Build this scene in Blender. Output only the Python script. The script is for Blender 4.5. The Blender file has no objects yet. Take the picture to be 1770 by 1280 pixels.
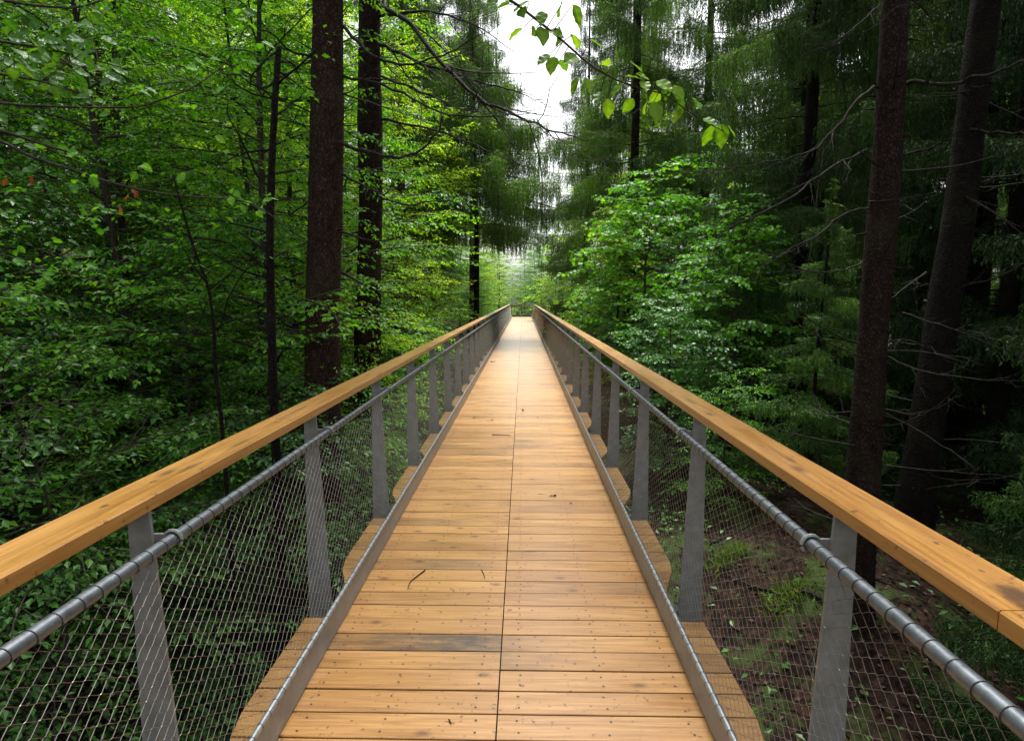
import bpy, math, random
import numpy as np

R = math.radians
random.seed(11)
sc = bpy.context.scene
col = sc.collection

# ------------------------------------------------------------------ camera
CAM = np.array([0.105, 0.0, 1.75])
PITCH = math.atan(126 / 1000)
YAW = math.atan(19 / 1000)
cam = bpy.data.cameras.new('camera')
cam.sensor_width = 36.0
cam.lens = 36.0 * 1000 / 1770
cam.clip_start = 0.05
cam.clip_end = 2000
camo = bpy.data.objects.new('camera', cam)
col.objects.link(camo)
camo.location = CAM
camo.rotation_euler = (math.pi / 2 - PITCH, 0, YAW)
sc.camera = camo


def at(px, py, Y):
    """a real point of the place, Y metres ahead, seen at that spot of the photograph"""
    x, y = (px - 885) / 1000, -(py - 640) / 1000
    cp, sp = math.cos(PITCH), math.sin(PITCH)
    d = np.array([x, cp + y * sp, -sp + y * cp])
    c, s = math.cos(YAW), math.sin(YAW)
    d = np.array([d[0] * c - d[1] * s, d[0] * s + d[1] * c, d[2]])
    return CAM + d * (Y / d[1])


# ------------------------------------------------------------------ materials
def new_mat(name):
    m = bpy.data.materials.new(name)
    m.use_nodes = True
    nt = m.node_tree
    for n in list(nt.nodes):
        nt.nodes.remove(n)
    return m, nt


def nd(nt, typ, **kw):
    n = nt.nodes.new(typ)
    for k, v in kw.items():
        if k.startswith('i_'):
            n.inputs[k[2:].replace('_', ' ')].default_value = v
        else:
            setattr(n, k, v)
    return n


def ramp(nt, fac, stops):
    r = nt.nodes.new('ShaderNodeValToRGB')
    el = r.color_ramp.elements
    while len(el) > 1:
        el.remove(el[-1])
    el[0].position, el[0].color = stops[0][0], (*stops[0][1], 1)
    for p, c in stops[1:]:
        e = el.new(p)
        e.color = (*c, 1)
    nt.links.new(fac, r.inputs['Fac'])
    return r.outputs['Color']


def math_n(nt, op, a, b=None, clamp=False):
    n = nt.nodes.new('ShaderNodeMath')
    n.operation = op
    n.use_clamp = clamp
    for i, v in enumerate((a, b)):
        if v is None:
            continue
        if isinstance(v, (int, float)):
            n.inputs[i].default_value = v
        else:
            nt.links.new(v, n.inputs[i])
    return n.outputs[0]


def mixc(nt, fac, a, b, mode='MIX'):
    n = nt.nodes.new('ShaderNodeMix')
    n.data_type = 'RGBA'
    n.blend_type = mode
    for key, v in ((0, fac), (6, a), (7, b)):
        if isinstance(v, (int, float)):
            n.inputs[key].default_value = v
        elif isinstance(v, tuple):
            n.inputs[key].default_value = (*v, 1)
        else:
            nt.links.new(v, n.inputs[key])
    return n.outputs[2]


def leaf_mat(name, dark, mid, light, trans=0.45, rough=0.35, spec=0.5):
    m, nt = new_mat(name)
    L = nt.links
    a = nd(nt, 'ShaderNodeAttribute', attribute_name='tint')
    c = ramp(nt, a.outputs['Fac'], [(0.0, dark), (0.55, mid), (1.0, light)])
    p = nd(nt, 'ShaderNodeBsdfPrincipled', i_Roughness=rough)
    p.inputs['Specular IOR Level'].default_value = spec
    L.new(c, p.inputs['Base Color'])
    t = nd(nt, 'ShaderNodeBsdfTranslucent')
    tc = mixc(nt, 1.0, c, (1.55, 1.35, 0.5), 'MULTIPLY')
    L.new(tc, t.inputs['Color'])
    mx = nd(nt, 'ShaderNodeMixShader')
    mx.inputs[0].default_value = trans
    L.new(p.outputs[0], mx.inputs[1])
    L.new(t.outputs[0], mx.inputs[2])
    o = nd(nt, 'ShaderNodeOutputMaterial')
    L.new(mx.outputs[0], o.inputs['Surface'])
    return m


def bark_mat(name, c0, c1, c2, scale=(9, 9, 4.5), bump=0.8, moss=0.0):
    m, nt = new_mat(name)
    L = nt.links
    tc = nd(nt, 'ShaderNodeTexCoord')
    mp = nd(nt, 'ShaderNodeMapping')
    mp.inputs['Scale'].default_value = scale
    L.new(tc.outputs['Object'], mp.inputs['Vector'])
    n1 = nd(nt, 'ShaderNodeTexNoise', i_Scale=3.0, i_Detail=9.0, i_Roughness=0.7)
    L.new(mp.outputs[0], n1.inputs['Vector'])
    v = nd(nt, 'ShaderNodeTexVoronoi', i_Scale=5.0)
    v.feature = 'DISTANCE_TO_EDGE'
    L.new(mp.outputs[0], v.inputs['Vector'])
    h = math_n(nt, 'ADD', n1.outputs['Fac'], math_n(nt, 'MULTIPLY', v.outputs['Distance'], 0.9))
    c = ramp(nt, h, [(0.35, c0), (0.62, c1), (0.95, c2)])
    if moss:
        n2 = nd(nt, 'ShaderNodeTexNoise', i_Scale=1.7, i_Detail=6.0)
        L.new(tc.outputs['Object'], n2.inputs['Vector'])
        f = ramp(nt, n2.outputs['Fac'], [(0.52, (0, 0, 0)), (0.68, (moss, moss, moss))])
        c = mixc(nt, f, c, (0.045, 0.055, 0.022))
    n3 = nd(nt, 'ShaderNodeTexNoise', i_Scale=60.0, i_Detail=3.0)
    L.new(tc.outputs['Object'], n3.inputs['Vector'])
    sp = ramp(nt, n3.outputs['Fac'], [(0.69, (0, 0, 0)), (0.74, (0.7, 0.7, 0.7))])
    c = mixc(nt, sp, c, (0.10, 0.09, 0.08))
    p = nd(nt, 'ShaderNodeBsdfPrincipled', i_Roughness=0.8)
    p.inputs['Specular IOR Level'].default_value = 0.12
    L.new(c, p.inputs['Base Color'])
    b = nd(nt, 'ShaderNodeBump', i_Strength=bump, i_Distance=0.03)
    L.new(h, b.inputs['Height'])
    L.new(b.outputs[0], p.inputs['Normal'])
    o = nd(nt, 'ShaderNodeOutputMaterial')
    L.new(p.outputs[0], o.inputs['Surface'])
    return m


def wood_mat(name, across, base_lo, base_mid, base_hi, rough=0.42, stain=False, coat=0.75, spots=()):
    """sawn softwood; grain runs along x when across, else along y"""
    m, nt = new_mat(name)
    L = nt.links
    tc = nd(nt, 'ShaderNodeTexCoord')
    at_ = nd(nt, 'ShaderNodeAttribute', attribute_name='tint')
    off = nd(nt, 'ShaderNodeCombineXYZ')
    L.new(math_n(nt, 'MULTIPLY', at_.outputs['Fac'], 37.0), off.inputs['X'])
    L.new(math_n(nt, 'MULTIPLY', at_.outputs['Fac'], 91.0), off.inputs['Z'])
    add = nd(nt, 'ShaderNodeVectorMath', operation='ADD')
    L.new(tc.outputs['Object'], add.inputs[0])
    L.new(off.outputs[0], add.inputs[1])
    g = nd(nt, 'ShaderNodeMapping')
    g.inputs['Scale'].default_value = (2.6, 70, 70) if across else (60, 1.6, 60)
    L.new(add.outputs[0], g.inputs['Vector'])
    n1 = nd(nt, 'ShaderNodeTexNoise', i_Scale=1.0, i_Detail=7.0, i_Roughness=0.62, i_Distortion=0.5)
    L.new(g.outputs[0], n1.inputs['Vector'])
    c = ramp(nt, n1.outputs['Fac'], [(0.28, base_lo), (0.5, base_mid), (0.74, base_hi)])
    # each board has a tone of its own
    tone = ramp(nt, at_.outputs['Fac'], [(0.0, (0.80, 0.75, 0.70)), (0.5, (0.98, 0.97, 0.95)), (1.0, (1.13, 1.13, 1.12))])
    c = mixc(nt, 1.0, c, tone, 'MULTIPLY')
    # broad water marks
    w = nd(nt, 'ShaderNodeMapping')
    w.inputs['Scale'].default_value = (1.7, 6.5, 6) if across else (6.5, 1.4, 6)
    L.new(add.outputs[0], w.inputs['Vector'])
    n2 = nd(nt, 'ShaderNodeTexNoise', i_Scale=1.0, i_Detail=4.0, i_Roughness=0.6)
    L.new(w.outputs[0], n2.inputs['Vector'])
    f2 = ramp(nt, n2.outputs['Fac'], [(0.26, (0.78, 0.71, 0.64)), (0.42, (1, 1, 1)), (0.75, (1.1, 1.1, 1.08))])
    c = mixc(nt, 1.0, c, f2, 'MULTIPLY')
    # knots
    k = nd(nt, 'ShaderNodeMapping')
    k.inputs['Scale'].default_value = (3.4, 6.8, 0.0) if across else (6.0, 2.6, 0.0)
    L.new(add.outputs[0], k.inputs['Vector'])
    v = nd(nt, 'ShaderNodeTexVoronoi', i_Scale=1.0, i_Randomness=1.0)
    v.voronoi_dimensions = '2D'
    L.new(k.outputs[0], v.inputs['Vector'])
    kf = ramp(nt, v.outputs['Distance'], [(0.05, (0.8, 0.8, 0.8)), (0.09, (0.4, 0.4, 0.4)), (0.17, (0, 0, 0))])
    sel = nd(nt, 'ShaderNodeSeparateColor')
    L.new(v.outputs['Color'], sel.inputs[0])
    kf = math_n(nt, 'MULTIPLY', kf, math_n(nt, 'GREATER_THAN', sel.outputs[0], 0.80))
    c = mixc(nt, kf, c, (0.075, 0.028, 0.009))
    # dark specks
    n4 = nd(nt, 'ShaderNodeTexNoise', i_Scale=38.0, i_Detail=2.0)
    L.new(add.outputs[0], n4.inputs['Vector'])
    sp = ramp(nt, n4.outputs['Fac'], [(0.66, (0, 0, 0)), (0.72, (0.75, 0.75, 0.75))])
    c = mixc(nt, sp, c, (0.05, 0.024, 0.011))
    if stain:
        s = nd(nt, 'ShaderNodeAttribute', attribute_name='stain')
        sm = nd(nt, 'ShaderNodeMapping')
        sm.inputs['Scale'].default_value = (5, 22, 5)
        L.new(tc.outputs['Object'], sm.inputs['Vector'])
        n5 = nd(nt, 'ShaderNodeTexNoise', i_Scale=1.0, i_Detail=8.0, i_Roughness=0.7)
        L.new(sm.outputs[0], n5.inputs['Vector'])
        sf = math_n(nt, 'MULTIPLY', s.outputs['Fac'], ramp(nt, n5.outputs['Fac'], [(0.25, (0, 0, 0)), (0.55, (1, 1, 1))]), True)
        c = mixc(nt, sf, c, (0.020, 0.015, 0.010))
    for (cx_, cy_, rx_, ry_, st_) in spots:       # old dark stains with a shape of their own
        mp = nd(nt, 'ShaderNodeMapping')
        mp.inputs['Location'].default_value = (-cx_ / rx_, -cy_ / ry_, 0)
        mp.inputs['Scale'].default_value = (1 / rx_, 1 / ry_, 0)
        L.new(tc.outputs['Object'], mp.inputs['Vector'])
        nn = nd(nt, 'ShaderNodeTexNoise', i_Scale=22.0, i_Detail=6.0, i_Roughness=0.7)
        L.new(tc.outputs['Object'], nn.inputs['Vector'])
        ln = nd(nt, 'ShaderNodeVectorMath', operation='LENGTH')
        L.new(mp.outputs[0], ln.inputs[0])
        dd = math_n(nt, 'ADD', ln.outputs['Value'], math_n(nt, 'MULTIPLY', math_n(nt, 'SUBTRACT', nn.outputs['Fac'], 0.5), 1.6))
        f_ = ramp(nt, dd, [(0.35, (st_, st_, st_)), (1.0, (0, 0, 0))])
        c = mixc(nt, f_, c, (0.035, 0.018, 0.008))
    p = nd(nt, 'ShaderNodeBsdfPrincipled')
    L.new(c, p.inputs['Base Color'])
    rr = nd(nt, 'ShaderNodeMapRange')
    rr.inputs['From Min'].default_value = 0.3
    rr.inputs['From Max'].default_value = 0.7
    rr.inputs['To Min'].default_value = rough - 0.12
    rr.inputs['To Max'].default_value = rough + 0.12
    L.new(n2.outputs['Fac'], rr.inputs['Value'])
    L.new(rr.outputs[0], p.inputs['Roughness'])
    p.inputs['Coat Weight'].default_value = coat
    p.inputs['Coat Roughness'].default_value = 0.27
    b = nd(nt, 'ShaderNodeBump', i_Strength=0.25, i_Distance=0.004)
    L.new(n1.outputs['Fac'], b.inputs['Height'])
    L.new(b.outputs[0], p.inputs['Normal'])
    o = nd(nt, 'ShaderNodeOutputMaterial')
    L.new(p.outputs[0], o.inputs['Surface'])
    return m


def metal_mat(name, c0, c1, metallic=0.7, rough=0.42, scale=14.0):
    m, nt = new_mat(name)
    L = nt.links
    tc = nd(nt, 'ShaderNodeTexCoord')
    n = nd(nt, 'ShaderNodeTexNoise', i_Scale=scale, i_Detail=6.0, i_Roughness=0.65)
    L.new(tc.outputs['Object'], n.inputs['Vector'])
    c = ramp(nt, n.outputs['Fac'], [(0.3, c0), (0.7, c1)])
    p = nd(nt, 'ShaderNodeBsdfPrincipled', i_Metallic=metallic)
    L.new(c, p.inputs['Base Color'])
    rr = nd(nt, 'ShaderNodeMapRange')
    rr.inputs['To Min'].default_value = rough - 0.1
    rr.inputs['To Max'].default_value = rough + 0.12
    L.new(n.outputs['Fac'], rr.inputs['Value'])
    L.new(rr.outputs[0], p.inputs['Roughness'])
    b = nd(nt, 'ShaderNodeBump', i_Strength=0.12, i_Distance=0.003)
    L.new(n.outputs['Fac'], b.inputs['Height'])
    L.new(b.outputs[0], p.inputs['Normal'])
    o = nd(nt, 'ShaderNodeOutputMaterial')
    L.new(p.outputs[0], o.inputs['Surface'])
    return m


def ground_mat():
    m, nt = new_mat('forest_floor')
    L = nt.links
    tc = nd(nt, 'ShaderNodeTexCoord')
    v = nd(nt, 'ShaderNodeTexVoronoi', i_Scale=16.0)
    L.new(tc.outputs['Object'], v.inputs['Vector'])
    s = nd(nt, 'ShaderNodeSeparateColor')
    L.new(v.outputs['Color'], s.inputs[0])
    c = ramp(nt, s.outputs[0], [(0.0, (0.005, 0.0032, 0.0024)), (0.5, (0.016, 0.009, 0.0062)), (1.0, (0.038, 0.0215, 0.0155))])
    n = nd(nt, 'ShaderNodeTexNoise', i_Scale=1.1, i_Detail=8.0, i_Roughness=0.65)
    L.new(tc.outputs['Object'], n.inputs['Vector'])
    f = ramp(nt, n.outputs['Fac'], [(0.5, (0, 0, 0)), (0.62, (0.85, 0.85, 0.85))])
    c = mixc(nt, f, c, (0.035, 0.06, 0.014))
    p = nd(nt, 'ShaderNodeBsdfPrincipled', i_Roughness=0.9)
    p.inputs['Specular IOR Level'].default_value = 0.08
    L.new(c, p.inputs['Base Color'])
    n2 = nd(nt, 'ShaderNodeTexNoise', i_Scale=9.0, i_Detail=8.0, i_Roughness=0.75)
    L.new(tc.outputs['Object'], n2.inputs['Vector'])
    b = nd(nt, 'ShaderNodeBump', i_Strength=0.8, i_Distance=0.08)
    L.new(n2.outputs['Fac'], b.inputs['Height'])
    L.new(b.outputs[0], p.inputs['Normal'])
    o = nd(nt, 'ShaderNodeOutputMaterial')
    L.new(p.outputs[0], o.inputs['Surface'])
    return m


M = {}
M['deck'] = wood_mat('larch_deck', True, (0.185, 0.082, 0.020), (0.305, 0.156, 0.043), (0.395, 0.23, 0.080), 0.40, True)
M['rail'] = wood_mat('larch_rail', False, (0.17, 0.072, 0.014), (0.285, 0.136, 0.027), (0.37, 0.20, 0.05), 0.42, spots=[(1.13, 1.15, 0.05, 0.07, 0.85), (-1.10, 2.02, 0.02, 0.10, 0.6), (-1.13, 1.62, 0.012, 0.02, 0.8), (-1.09, 2.35, 0.018, 0.13, 0.5), (-1.12, 3.1, 0.02, 0.12, 0.5), (1.12, 2.15, 0.016, 0.09, 0.5), (1.10, 3.4, 0.02, 0.14, 0.5), (-1.06, 4.6, 0.03, 0.12, 0.45)])
M['steel'] = metal_mat('galvanised_steel', (0.13, 0.14, 0.14), (0.225, 0.24, 0.24), 0.3, 0.5)
M['tube'] = metal_mat('galvanised_tube', (0.10, 0.115, 0.13), (0.18, 0.20, 0.22), 0.75, 0.40, 30)
M['kerb'] = metal_mat('kerb_steel', (0.17, 0.175, 0.175), (0.29, 0.295, 0.29), 0.45, 0.45, 9)
M['wire'] = metal_mat('steel_wire', (0.135, 0.126, 0.112), (0.21, 0.196, 0.175), 0.7, 0.38)
M['rod'] = metal_mat('kerb_rod', (0.24, 0.265, 0.285), (0.38, 0.405, 0.43), 0.7, 0.4, 30)
M['lace'] = metal_mat('lacing_rope', (0.03, 0.03, 0.03), (0.055, 0.05, 0.05), 0.5, 0.45)
M['screw'] = metal_mat('screw_head', (0.02, 0.015, 0.012), (0.05, 0.035, 0.025), 0.3, 0.5)
M['beam'] = metal_mat('beam_steel', (0.048, 0.048, 0.048), (0.084, 0.084, 0.084), 0.4, 0.6)
M['ground'] = ground_mat()
M['spruce_bark'] = bark_mat('spruce_bark', (0.003, 0.0018, 0.0015), (0.014, 0.0075, 0.0058), (0.045, 0.026, 0.02), (6.5, 6.5, 4), 1.0, moss=0.22)
M['red_bark'] = bark_mat('reddish_bark', (0.004, 0.0024, 0.002), (0.024, 0.0125, 0.009), (0.08, 0.045, 0.033), (6.5, 6.5, 4), 1.0, moss=0.22)
M['dark_bark'] = bark_mat('dark_bark', (0.0016, 0.0012, 0.001), (0.005, 0.0036, 0.0028), (0.018, 0.013, 0.010), (6.5, 6.5, 4), 1.0, moss=0.12)
M['beech_bark'] = bark_mat('beech_bark', (0.0132, 0.0114, 0.009), (0.033, 0.0282, 0.0228), (0.06, 0.054, 0.045), (4, 4, 3), 0.25, moss=0.35)
M['dead_wood'] = bark_mat('dead_branch', (0.0072, 0.00576, 0.00468), (0.018, 0.01476, 0.01224), (0.0396, 0.0342, 0.0288), (6, 6, 6), 0.3, moss=0.55)
M['leaf_mid'] = leaf_mat('beech_leaf', (0.022, 0.110, 0.007), (0.068, 0.250, 0.014), (0.15, 0.375, 0.018), 0.48, 0.45, 0.3)
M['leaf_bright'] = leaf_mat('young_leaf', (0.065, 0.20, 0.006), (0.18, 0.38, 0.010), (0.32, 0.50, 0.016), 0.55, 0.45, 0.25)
M['leaf_hang'] = leaf_mat('hanging_leaf', (0.03, 0.11, 0.006), (0.10, 0.24, 0.010), (0.20, 0.36, 0.02), 0.55, 0.40, 0.3)
M['needle_shaded'] = leaf_mat('shaded_needle', (0.010, 0.028, 0.009), (0.024, 0.062, 0.015), (0.06, 0.14, 0.024), 0.25, 0.5, 0.2)  # darkened copy of spruce_needle: the right-hand forest's shade put into the colour
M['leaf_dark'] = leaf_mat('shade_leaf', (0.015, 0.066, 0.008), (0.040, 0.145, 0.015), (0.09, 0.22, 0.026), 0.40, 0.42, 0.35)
M['leaf_blue'] = leaf_mat('glossy_leaf', (0.022, 0.085, 0.020), (0.048, 0.165, 0.034), (0.09, 0.24, 0.055), 0.37, 0.40, 0.38)
M['needle'] = leaf_mat('spruce_needle', (0.018, 0.048, 0.012), (0.042, 0.105, 0.020), (0.10, 0.22, 0.03), 0.3, 0.5, 0.2)
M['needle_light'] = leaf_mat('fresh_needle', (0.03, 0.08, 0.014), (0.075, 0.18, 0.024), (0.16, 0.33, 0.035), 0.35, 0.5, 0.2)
M['litter'] = leaf_mat('dry_leaf', (0.010, 0.006, 0.004), (0.030, 0.0165, 0.011), (0.075, 0.046, 0.033), 0.1, 0.75, 0.1)
M['rust_leaf'] = leaf_mat('withered_leaf', (0.10, 0.025, 0.008), (0.19, 0.05, 0.014), (0.26, 0.09, 0.03), 0.4, 0.5)
M['grass'] = leaf_mat('grass_blade', (0.025, 0.062, 0.008), (0.06, 0.125, 0.013), (0.12, 0.20, 0.022), 0.4, 0.5, 0.2)


# ------------------------------------------------------------------ mesh builder
class MB:
    def __init__(self):
        self.v, self.q, self.t, self.a, self.s, self.n = [], [], [], [], [], 0

    def add(self, V, Q=None, T=None, a=0.5, s=0.0):
        V = np.asarray(V, float).reshape(-1, 3)
        if Q is not None and len(Q):
            self.q.append(np.asarray(Q, int).reshape(-1, 4) + self.n)
        if T is not None and len(T):
            self.t.append(np.asarray(T, int).reshape(-1, 3) + self.n)
        self.v.append(V)
        self.a.append(np.broadcast_to(np.asarray(a, float), (len(V),)))
        self.s.append(np.broadcast_to(np.asarray(s, float), (len(V),)))
        self.n += len(V)

    def box(self, x0, x1, y0, y1, z0, z1, a=0.5):
        self.add([(x0, y0, z0), (x1, y0, z0), (x1, y1, z0), (x0, y1, z0), (x0, y0, z1), (x1, y0, z1), (x1, y1, z1), (x0, y1, z1)],
                 [(0, 3, 2, 1), (4, 5, 6, 7), (0, 1, 5, 4), (1, 2, 6, 5), (2, 3, 7, 6), (3, 0, 4, 7)], a=a)

    def prism(self, poly_a, poly_b, a=0.5, s=0.0):
        """two matching polygons joined by side quads, fan caps"""
        n = len(poly_a)
        V = np.vstack([poly_a, poly_b])
        Q = [(i, (i + 1) % n, n + (i + 1) % n, n + i) for i in range(n)]
        T = [(0, i + 1, i) for i in range(1, n - 1)] + [(n, n + i, n + i + 1) for i in range(1, n - 1)]
        self.add(V, Q, T, a, s)

    def tube(self, P, r, k=6, a=0.5, cap=True, wob=0.0, rng=None, mul=None):
        P = np.asarray(P, float)
        n = len(P)
        r = np.broadcast_to(np.asarray(r, float), (n,))
        T = np.gradient(P, axis=0)
        T /= np.linalg.norm(T, axis=1, keepdims=True) + 1e-9
        ref = np.array([0, 0, 1.0]) if abs(T[:, 2]).mean() < 0.8 else np.array([0, 1.0, 0])
        U = np.cross(T, ref)
        U /= np.linalg.norm(U, axis=1, keepdims=True) + 1e-9
        W = np.cross(T, U)
        ang = np.arange(k) * 2 * math.pi / k
        rr = r[:, None] * np.ones((1, k))
        if wob and rng is not None:
            rr = rr * (1 + wob * rng.standard_normal((n, k)))
        if mul is not None:
            rr = rr * mul
        V = P[:, None, :] + rr[..., None] * (np.cos(ang)[None, :, None] * U[:, None, :] + np.sin(ang)[None, :, None] * W[:, None, :])
        i, j = np.meshgrid(np.arange(n - 1), np.arange(k), indexing='ij')
        Q = np.stack([i * k + j, i * k + (j + 1) % k, (i + 1) * k + (j + 1) % k, (i + 1) * k + j], -1).reshape(-1, 4)
        Tn = None
        if cap and k > 2:
            Tn = [(0, m + 1, m) for m in range(1, k - 1)] + [((n - 1) * k, (n - 1) * k + m, (n - 1) * k + m + 1) for m in range(1, k - 1)]
        self.add(V.reshape(-1, 3), Q, Tn, a)

    def sticks(self, A, B, ra, rb, k=3, a=0.5):
        """many straight tubes at once"""
        A, B = np.asarray(A, float), np.asarray(B, float)
        n = len(A)
        if n == 0:
            return
        T = B - A
        T /= np.linalg.norm(T, axis=1, keepdims=True) + 1e-9
        ref = np.where(np.abs(T[:, 2:3]) > 0.9, np.array([[1.0, 0, 0]]), np.array([[0, 0, 1.0]]))
        U = np.cross(T, ref)
        U /= np.linalg.norm(U, axis=1, keepdims=True) + 1e-9
        W = np.cross(T, U)
        ang = np.arange(k) * 2 * math.pi / k
        ring = np.cos(ang)[None, :, None] * U[:, None] + np.sin(ang)[None, :, None] * W[:, None]
        ra = np.broadcast_to(np.asarray(ra, float), (n,))[:, None, None]
        rb = np.broadcast_to(np.asarray(rb, float), (n,))[:, None, None]
        V = np.stack([A[:, None] + ra * ring, B[:, None] + rb * ring], 1).reshape(-1, 3)
        base = (np.arange(n) * 2 * k)[:, None]
        j = np.arange(k)
        j2 = (j + 1) % k
        Q = np.stack([base + j, base + j2, base + k + j2, base + k + j], -1).reshape(-1, 4)
        self.add(V, Q, None, a)

    def blades(self, P, D, N, S, wid=0.6, tint=0.5, full=False):
        """leaves: base point, direction, normal, length; kite or full folded leaf"""
        P, D, N = np.asarray(P, float), np.asarray(D, float), np.asarray(N, float)
        n = len(P)
        if n == 0:
            return
        D = D / (np.linalg.norm(D, axis=1, keepdims=True) + 1e-9)
        X = np.cross(D, N)
        X /= np.linalg.norm(X, axis=1, keepdims=True) + 1e-9
        Z = np.cross(X, D)
        S = np.broadcast_to(np.asarray(S, float), (n,))
        wid = np.broadcast_to(np.asarray(wid, float), (n,))
        tint = np.broadcast_to(np.asarray(tint, float), (n,))
        if full:
            us = np.array([0.0, .06, .16, .3, .46, .62, .78, .9, 1.0])
            hw = np.array([0.0, .16, .34, .47, .5, .43, .28, .12, 0.0])
            curl = -0.10 * us ** 2
            rip = 0.03 * np.sin(us * 19)
            mid = np.stack([us, 0 * us, curl], -1)
            le = np.stack([us - .03 * hw, hw, curl + .16 * hw + rip], -1)
            ri = np.stack([us - .03 * hw, -hw, curl + .16 * hw - rip], -1)
            tpl = np.concatenate([mid, le, ri])
            K = len(us)
            Qt = np.array([(k, k + 1, K + k + 1, K + k) for k in range(K - 1)] + [(k, 2 * K + k, 2 * K + k + 1, k + 1) for k in range(K - 1)])
            Tt = None
        else:
            tpl = np.array([(0, 0, 0), (.42, .5, .06), (1, 0, -.08), (.42, -.5, .06)])
            Qt = np.array([(0, 3, 2, 1)])
            Tt = None
        m = len(tpl)
        V = P[:, None] + S[:, None, None] * (tpl[None, :, 0:1] * D[:, None] + tpl[None, :, 1:2] * wid[:, None, None] * X[:, None] + tpl[None, :, 2:3] * Z[:, None])
        base = (np.arange(n) * m)[:, None, None]
        Q = (Qt[None] + base).reshape(-1, 4)
        T = (Tt[None] + base).reshape(-1, 3) if Tt is not None else None
        tv = np.repeat(tint, m)
        if full:
            tv = np.clip(tv + np.tile(np.where(np.arange(m) < m // 3, 0.22, -0.05), n), 0, 1)
        self.add(V.reshape(-1, 3), Q, T, tv)

    def mesh(self, name, mat, smooth=False, stain=False):
        me = bpy.data.meshes.new(name)
        V = np.concatenate(self.v).astype(np.float32)
        Q = np.concatenate(self.q) if self.q else np.zeros((0, 4), int)
        T = np.concatenate(self.t) if self.t else np.zeros((0, 3), int)
        loops = np.concatenate([Q.ravel(), T.ravel()]).astype(np.int32)
        starts = np.concatenate([np.arange(len(Q)) * 4, len(Q) * 4 + np.arange(len(T)) * 3]).astype(np.int32)
        me.vertices.add(len(V))
        me.vertices.foreach_set('co', V.ravel())
        me.loops.add(len(loops))
        me.loops.foreach_set('vertex_index', loops)
        me.polygons.add(len(starts))
        me.polygons.foreach_set('loop_start', starts)
        me.update(calc_edges=True)
        at_ = me.attributes.new('tint', 'FLOAT', 'POINT')
        at_.data.foreach_set('value', np.concatenate(self.a).astype(np.float32))
        if stain:
            at_ = me.attributes.new('stain', 'FLOAT', 'POINT')
            at_.data.foreach_set('value', np.concatenate(self.s).astype(np.float32))
        me.materials.append(mat)
        me.polygons.foreach_set('use_smooth', np.full(len(starts), bool(smooth)))
        return me

    def build(self, name, mat, parent=None, smooth=False, stain=False):
        return link(name, self.mesh(name, mat, smooth, stain), parent)


def link(name, me, parent=None):
    o = bpy.data.objects.new(name, me)
    col.objects.link(o)
    if parent is not None:
        o.parent = parent
    return o


def thing(name, label, cat, loc=(0, 0, 0), rz=0.0, group=None, scale=1.0):
    o = bpy.data.objects.new(name, None)
    col.objects.link(o)
    o.empty_display_size = 0.2
    o.location = loc
    o.rotation_euler = (0, 0, rz)
    o.scale = (scale,) * 3 if isinstance(scale, (int, float)) else scale
    o['label'], o['category'] = label, cat
    if group:
        o['group'] = group
    return o


def tag(o, label, cat, group=None, kind=None):
    o['label'], o['category'] = label, cat
    if group:
        o['group'] = group
    if kind:
        o['kind'] = kind
    return o


# ------------------------------------------------------------------ terrain
def gz(x, y):
    x, y = np.asarray(x, float), np.asarray(y, float)
    z = -4.1 + 0.155 * np.clip(y, -5, 17) + 0.02 * np.clip(y - 17, 0, 30) - 0.10 * np.clip(y - 52, 0, 90)
    z = z + 0.24 * np.clip(-x - 2.6, 0, 26)
    z = z - 0.10 * np.clip(x - 7, 0, 40)
    z = z + 1.25 * np.exp(-((x - 4.4) ** 2 / 5 + (y - 8.0) ** 2 / 13))
    z = z + 0.18 * np.sin(x * 0.9 + 1.3) * np.cos(y * 0.7) + 0.10 * np.sin(x * 2.1 + y * 1.7) + 0.05 * np.sin(x * 4.3 - y * 3.9)
    return z


u = np.linspace(-1, 1, 241)
gx = 26 * u + 224 * u ** 5
gy = 20 + 34 * u + 226 * u ** 5
GX, GY = np.meshgrid(gx, gy)
mb = MB()
nx = len(gx)
ii, jj = np.meshgrid(np.arange(nx - 1), np.arange(nx - 1))
Qg = np.stack([jj * nx + ii, jj * nx + ii + 1, (jj + 1) * nx + ii + 1, (jj + 1) * nx + ii], -1).reshape(-1, 4)
mb.add(np.stack([GX, GY, gz(GX, GY)], -1).reshape(-1, 3), Qg)
g = mb.build('forest_floor', M['ground'], smooth=True)
g['kind'] = 'structure'

# ------------------------------------------------------------------ footbridge
rng = np.random.default_rng(5)
PITCHP = 0.145                       # board module
BAY = 1.45
Y0 = 1.70                            # first post seen
YEND = 51.0
HALF, CUT = 1.09, 0.95
posts_y = [Y0 + BAY * k for k in range(-3, 34)]
posts_y = [y for y in posts_y if y < YEND - 0.6]


def edge(y):
    t = (y - Y0 + 0.17) % BAY
    if t < 0.27:
        return CUT
    if t < 0.64:
        return CUT + (HALF - CUT) * (t - 0.27) / 0.37
    return HALF


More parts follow.
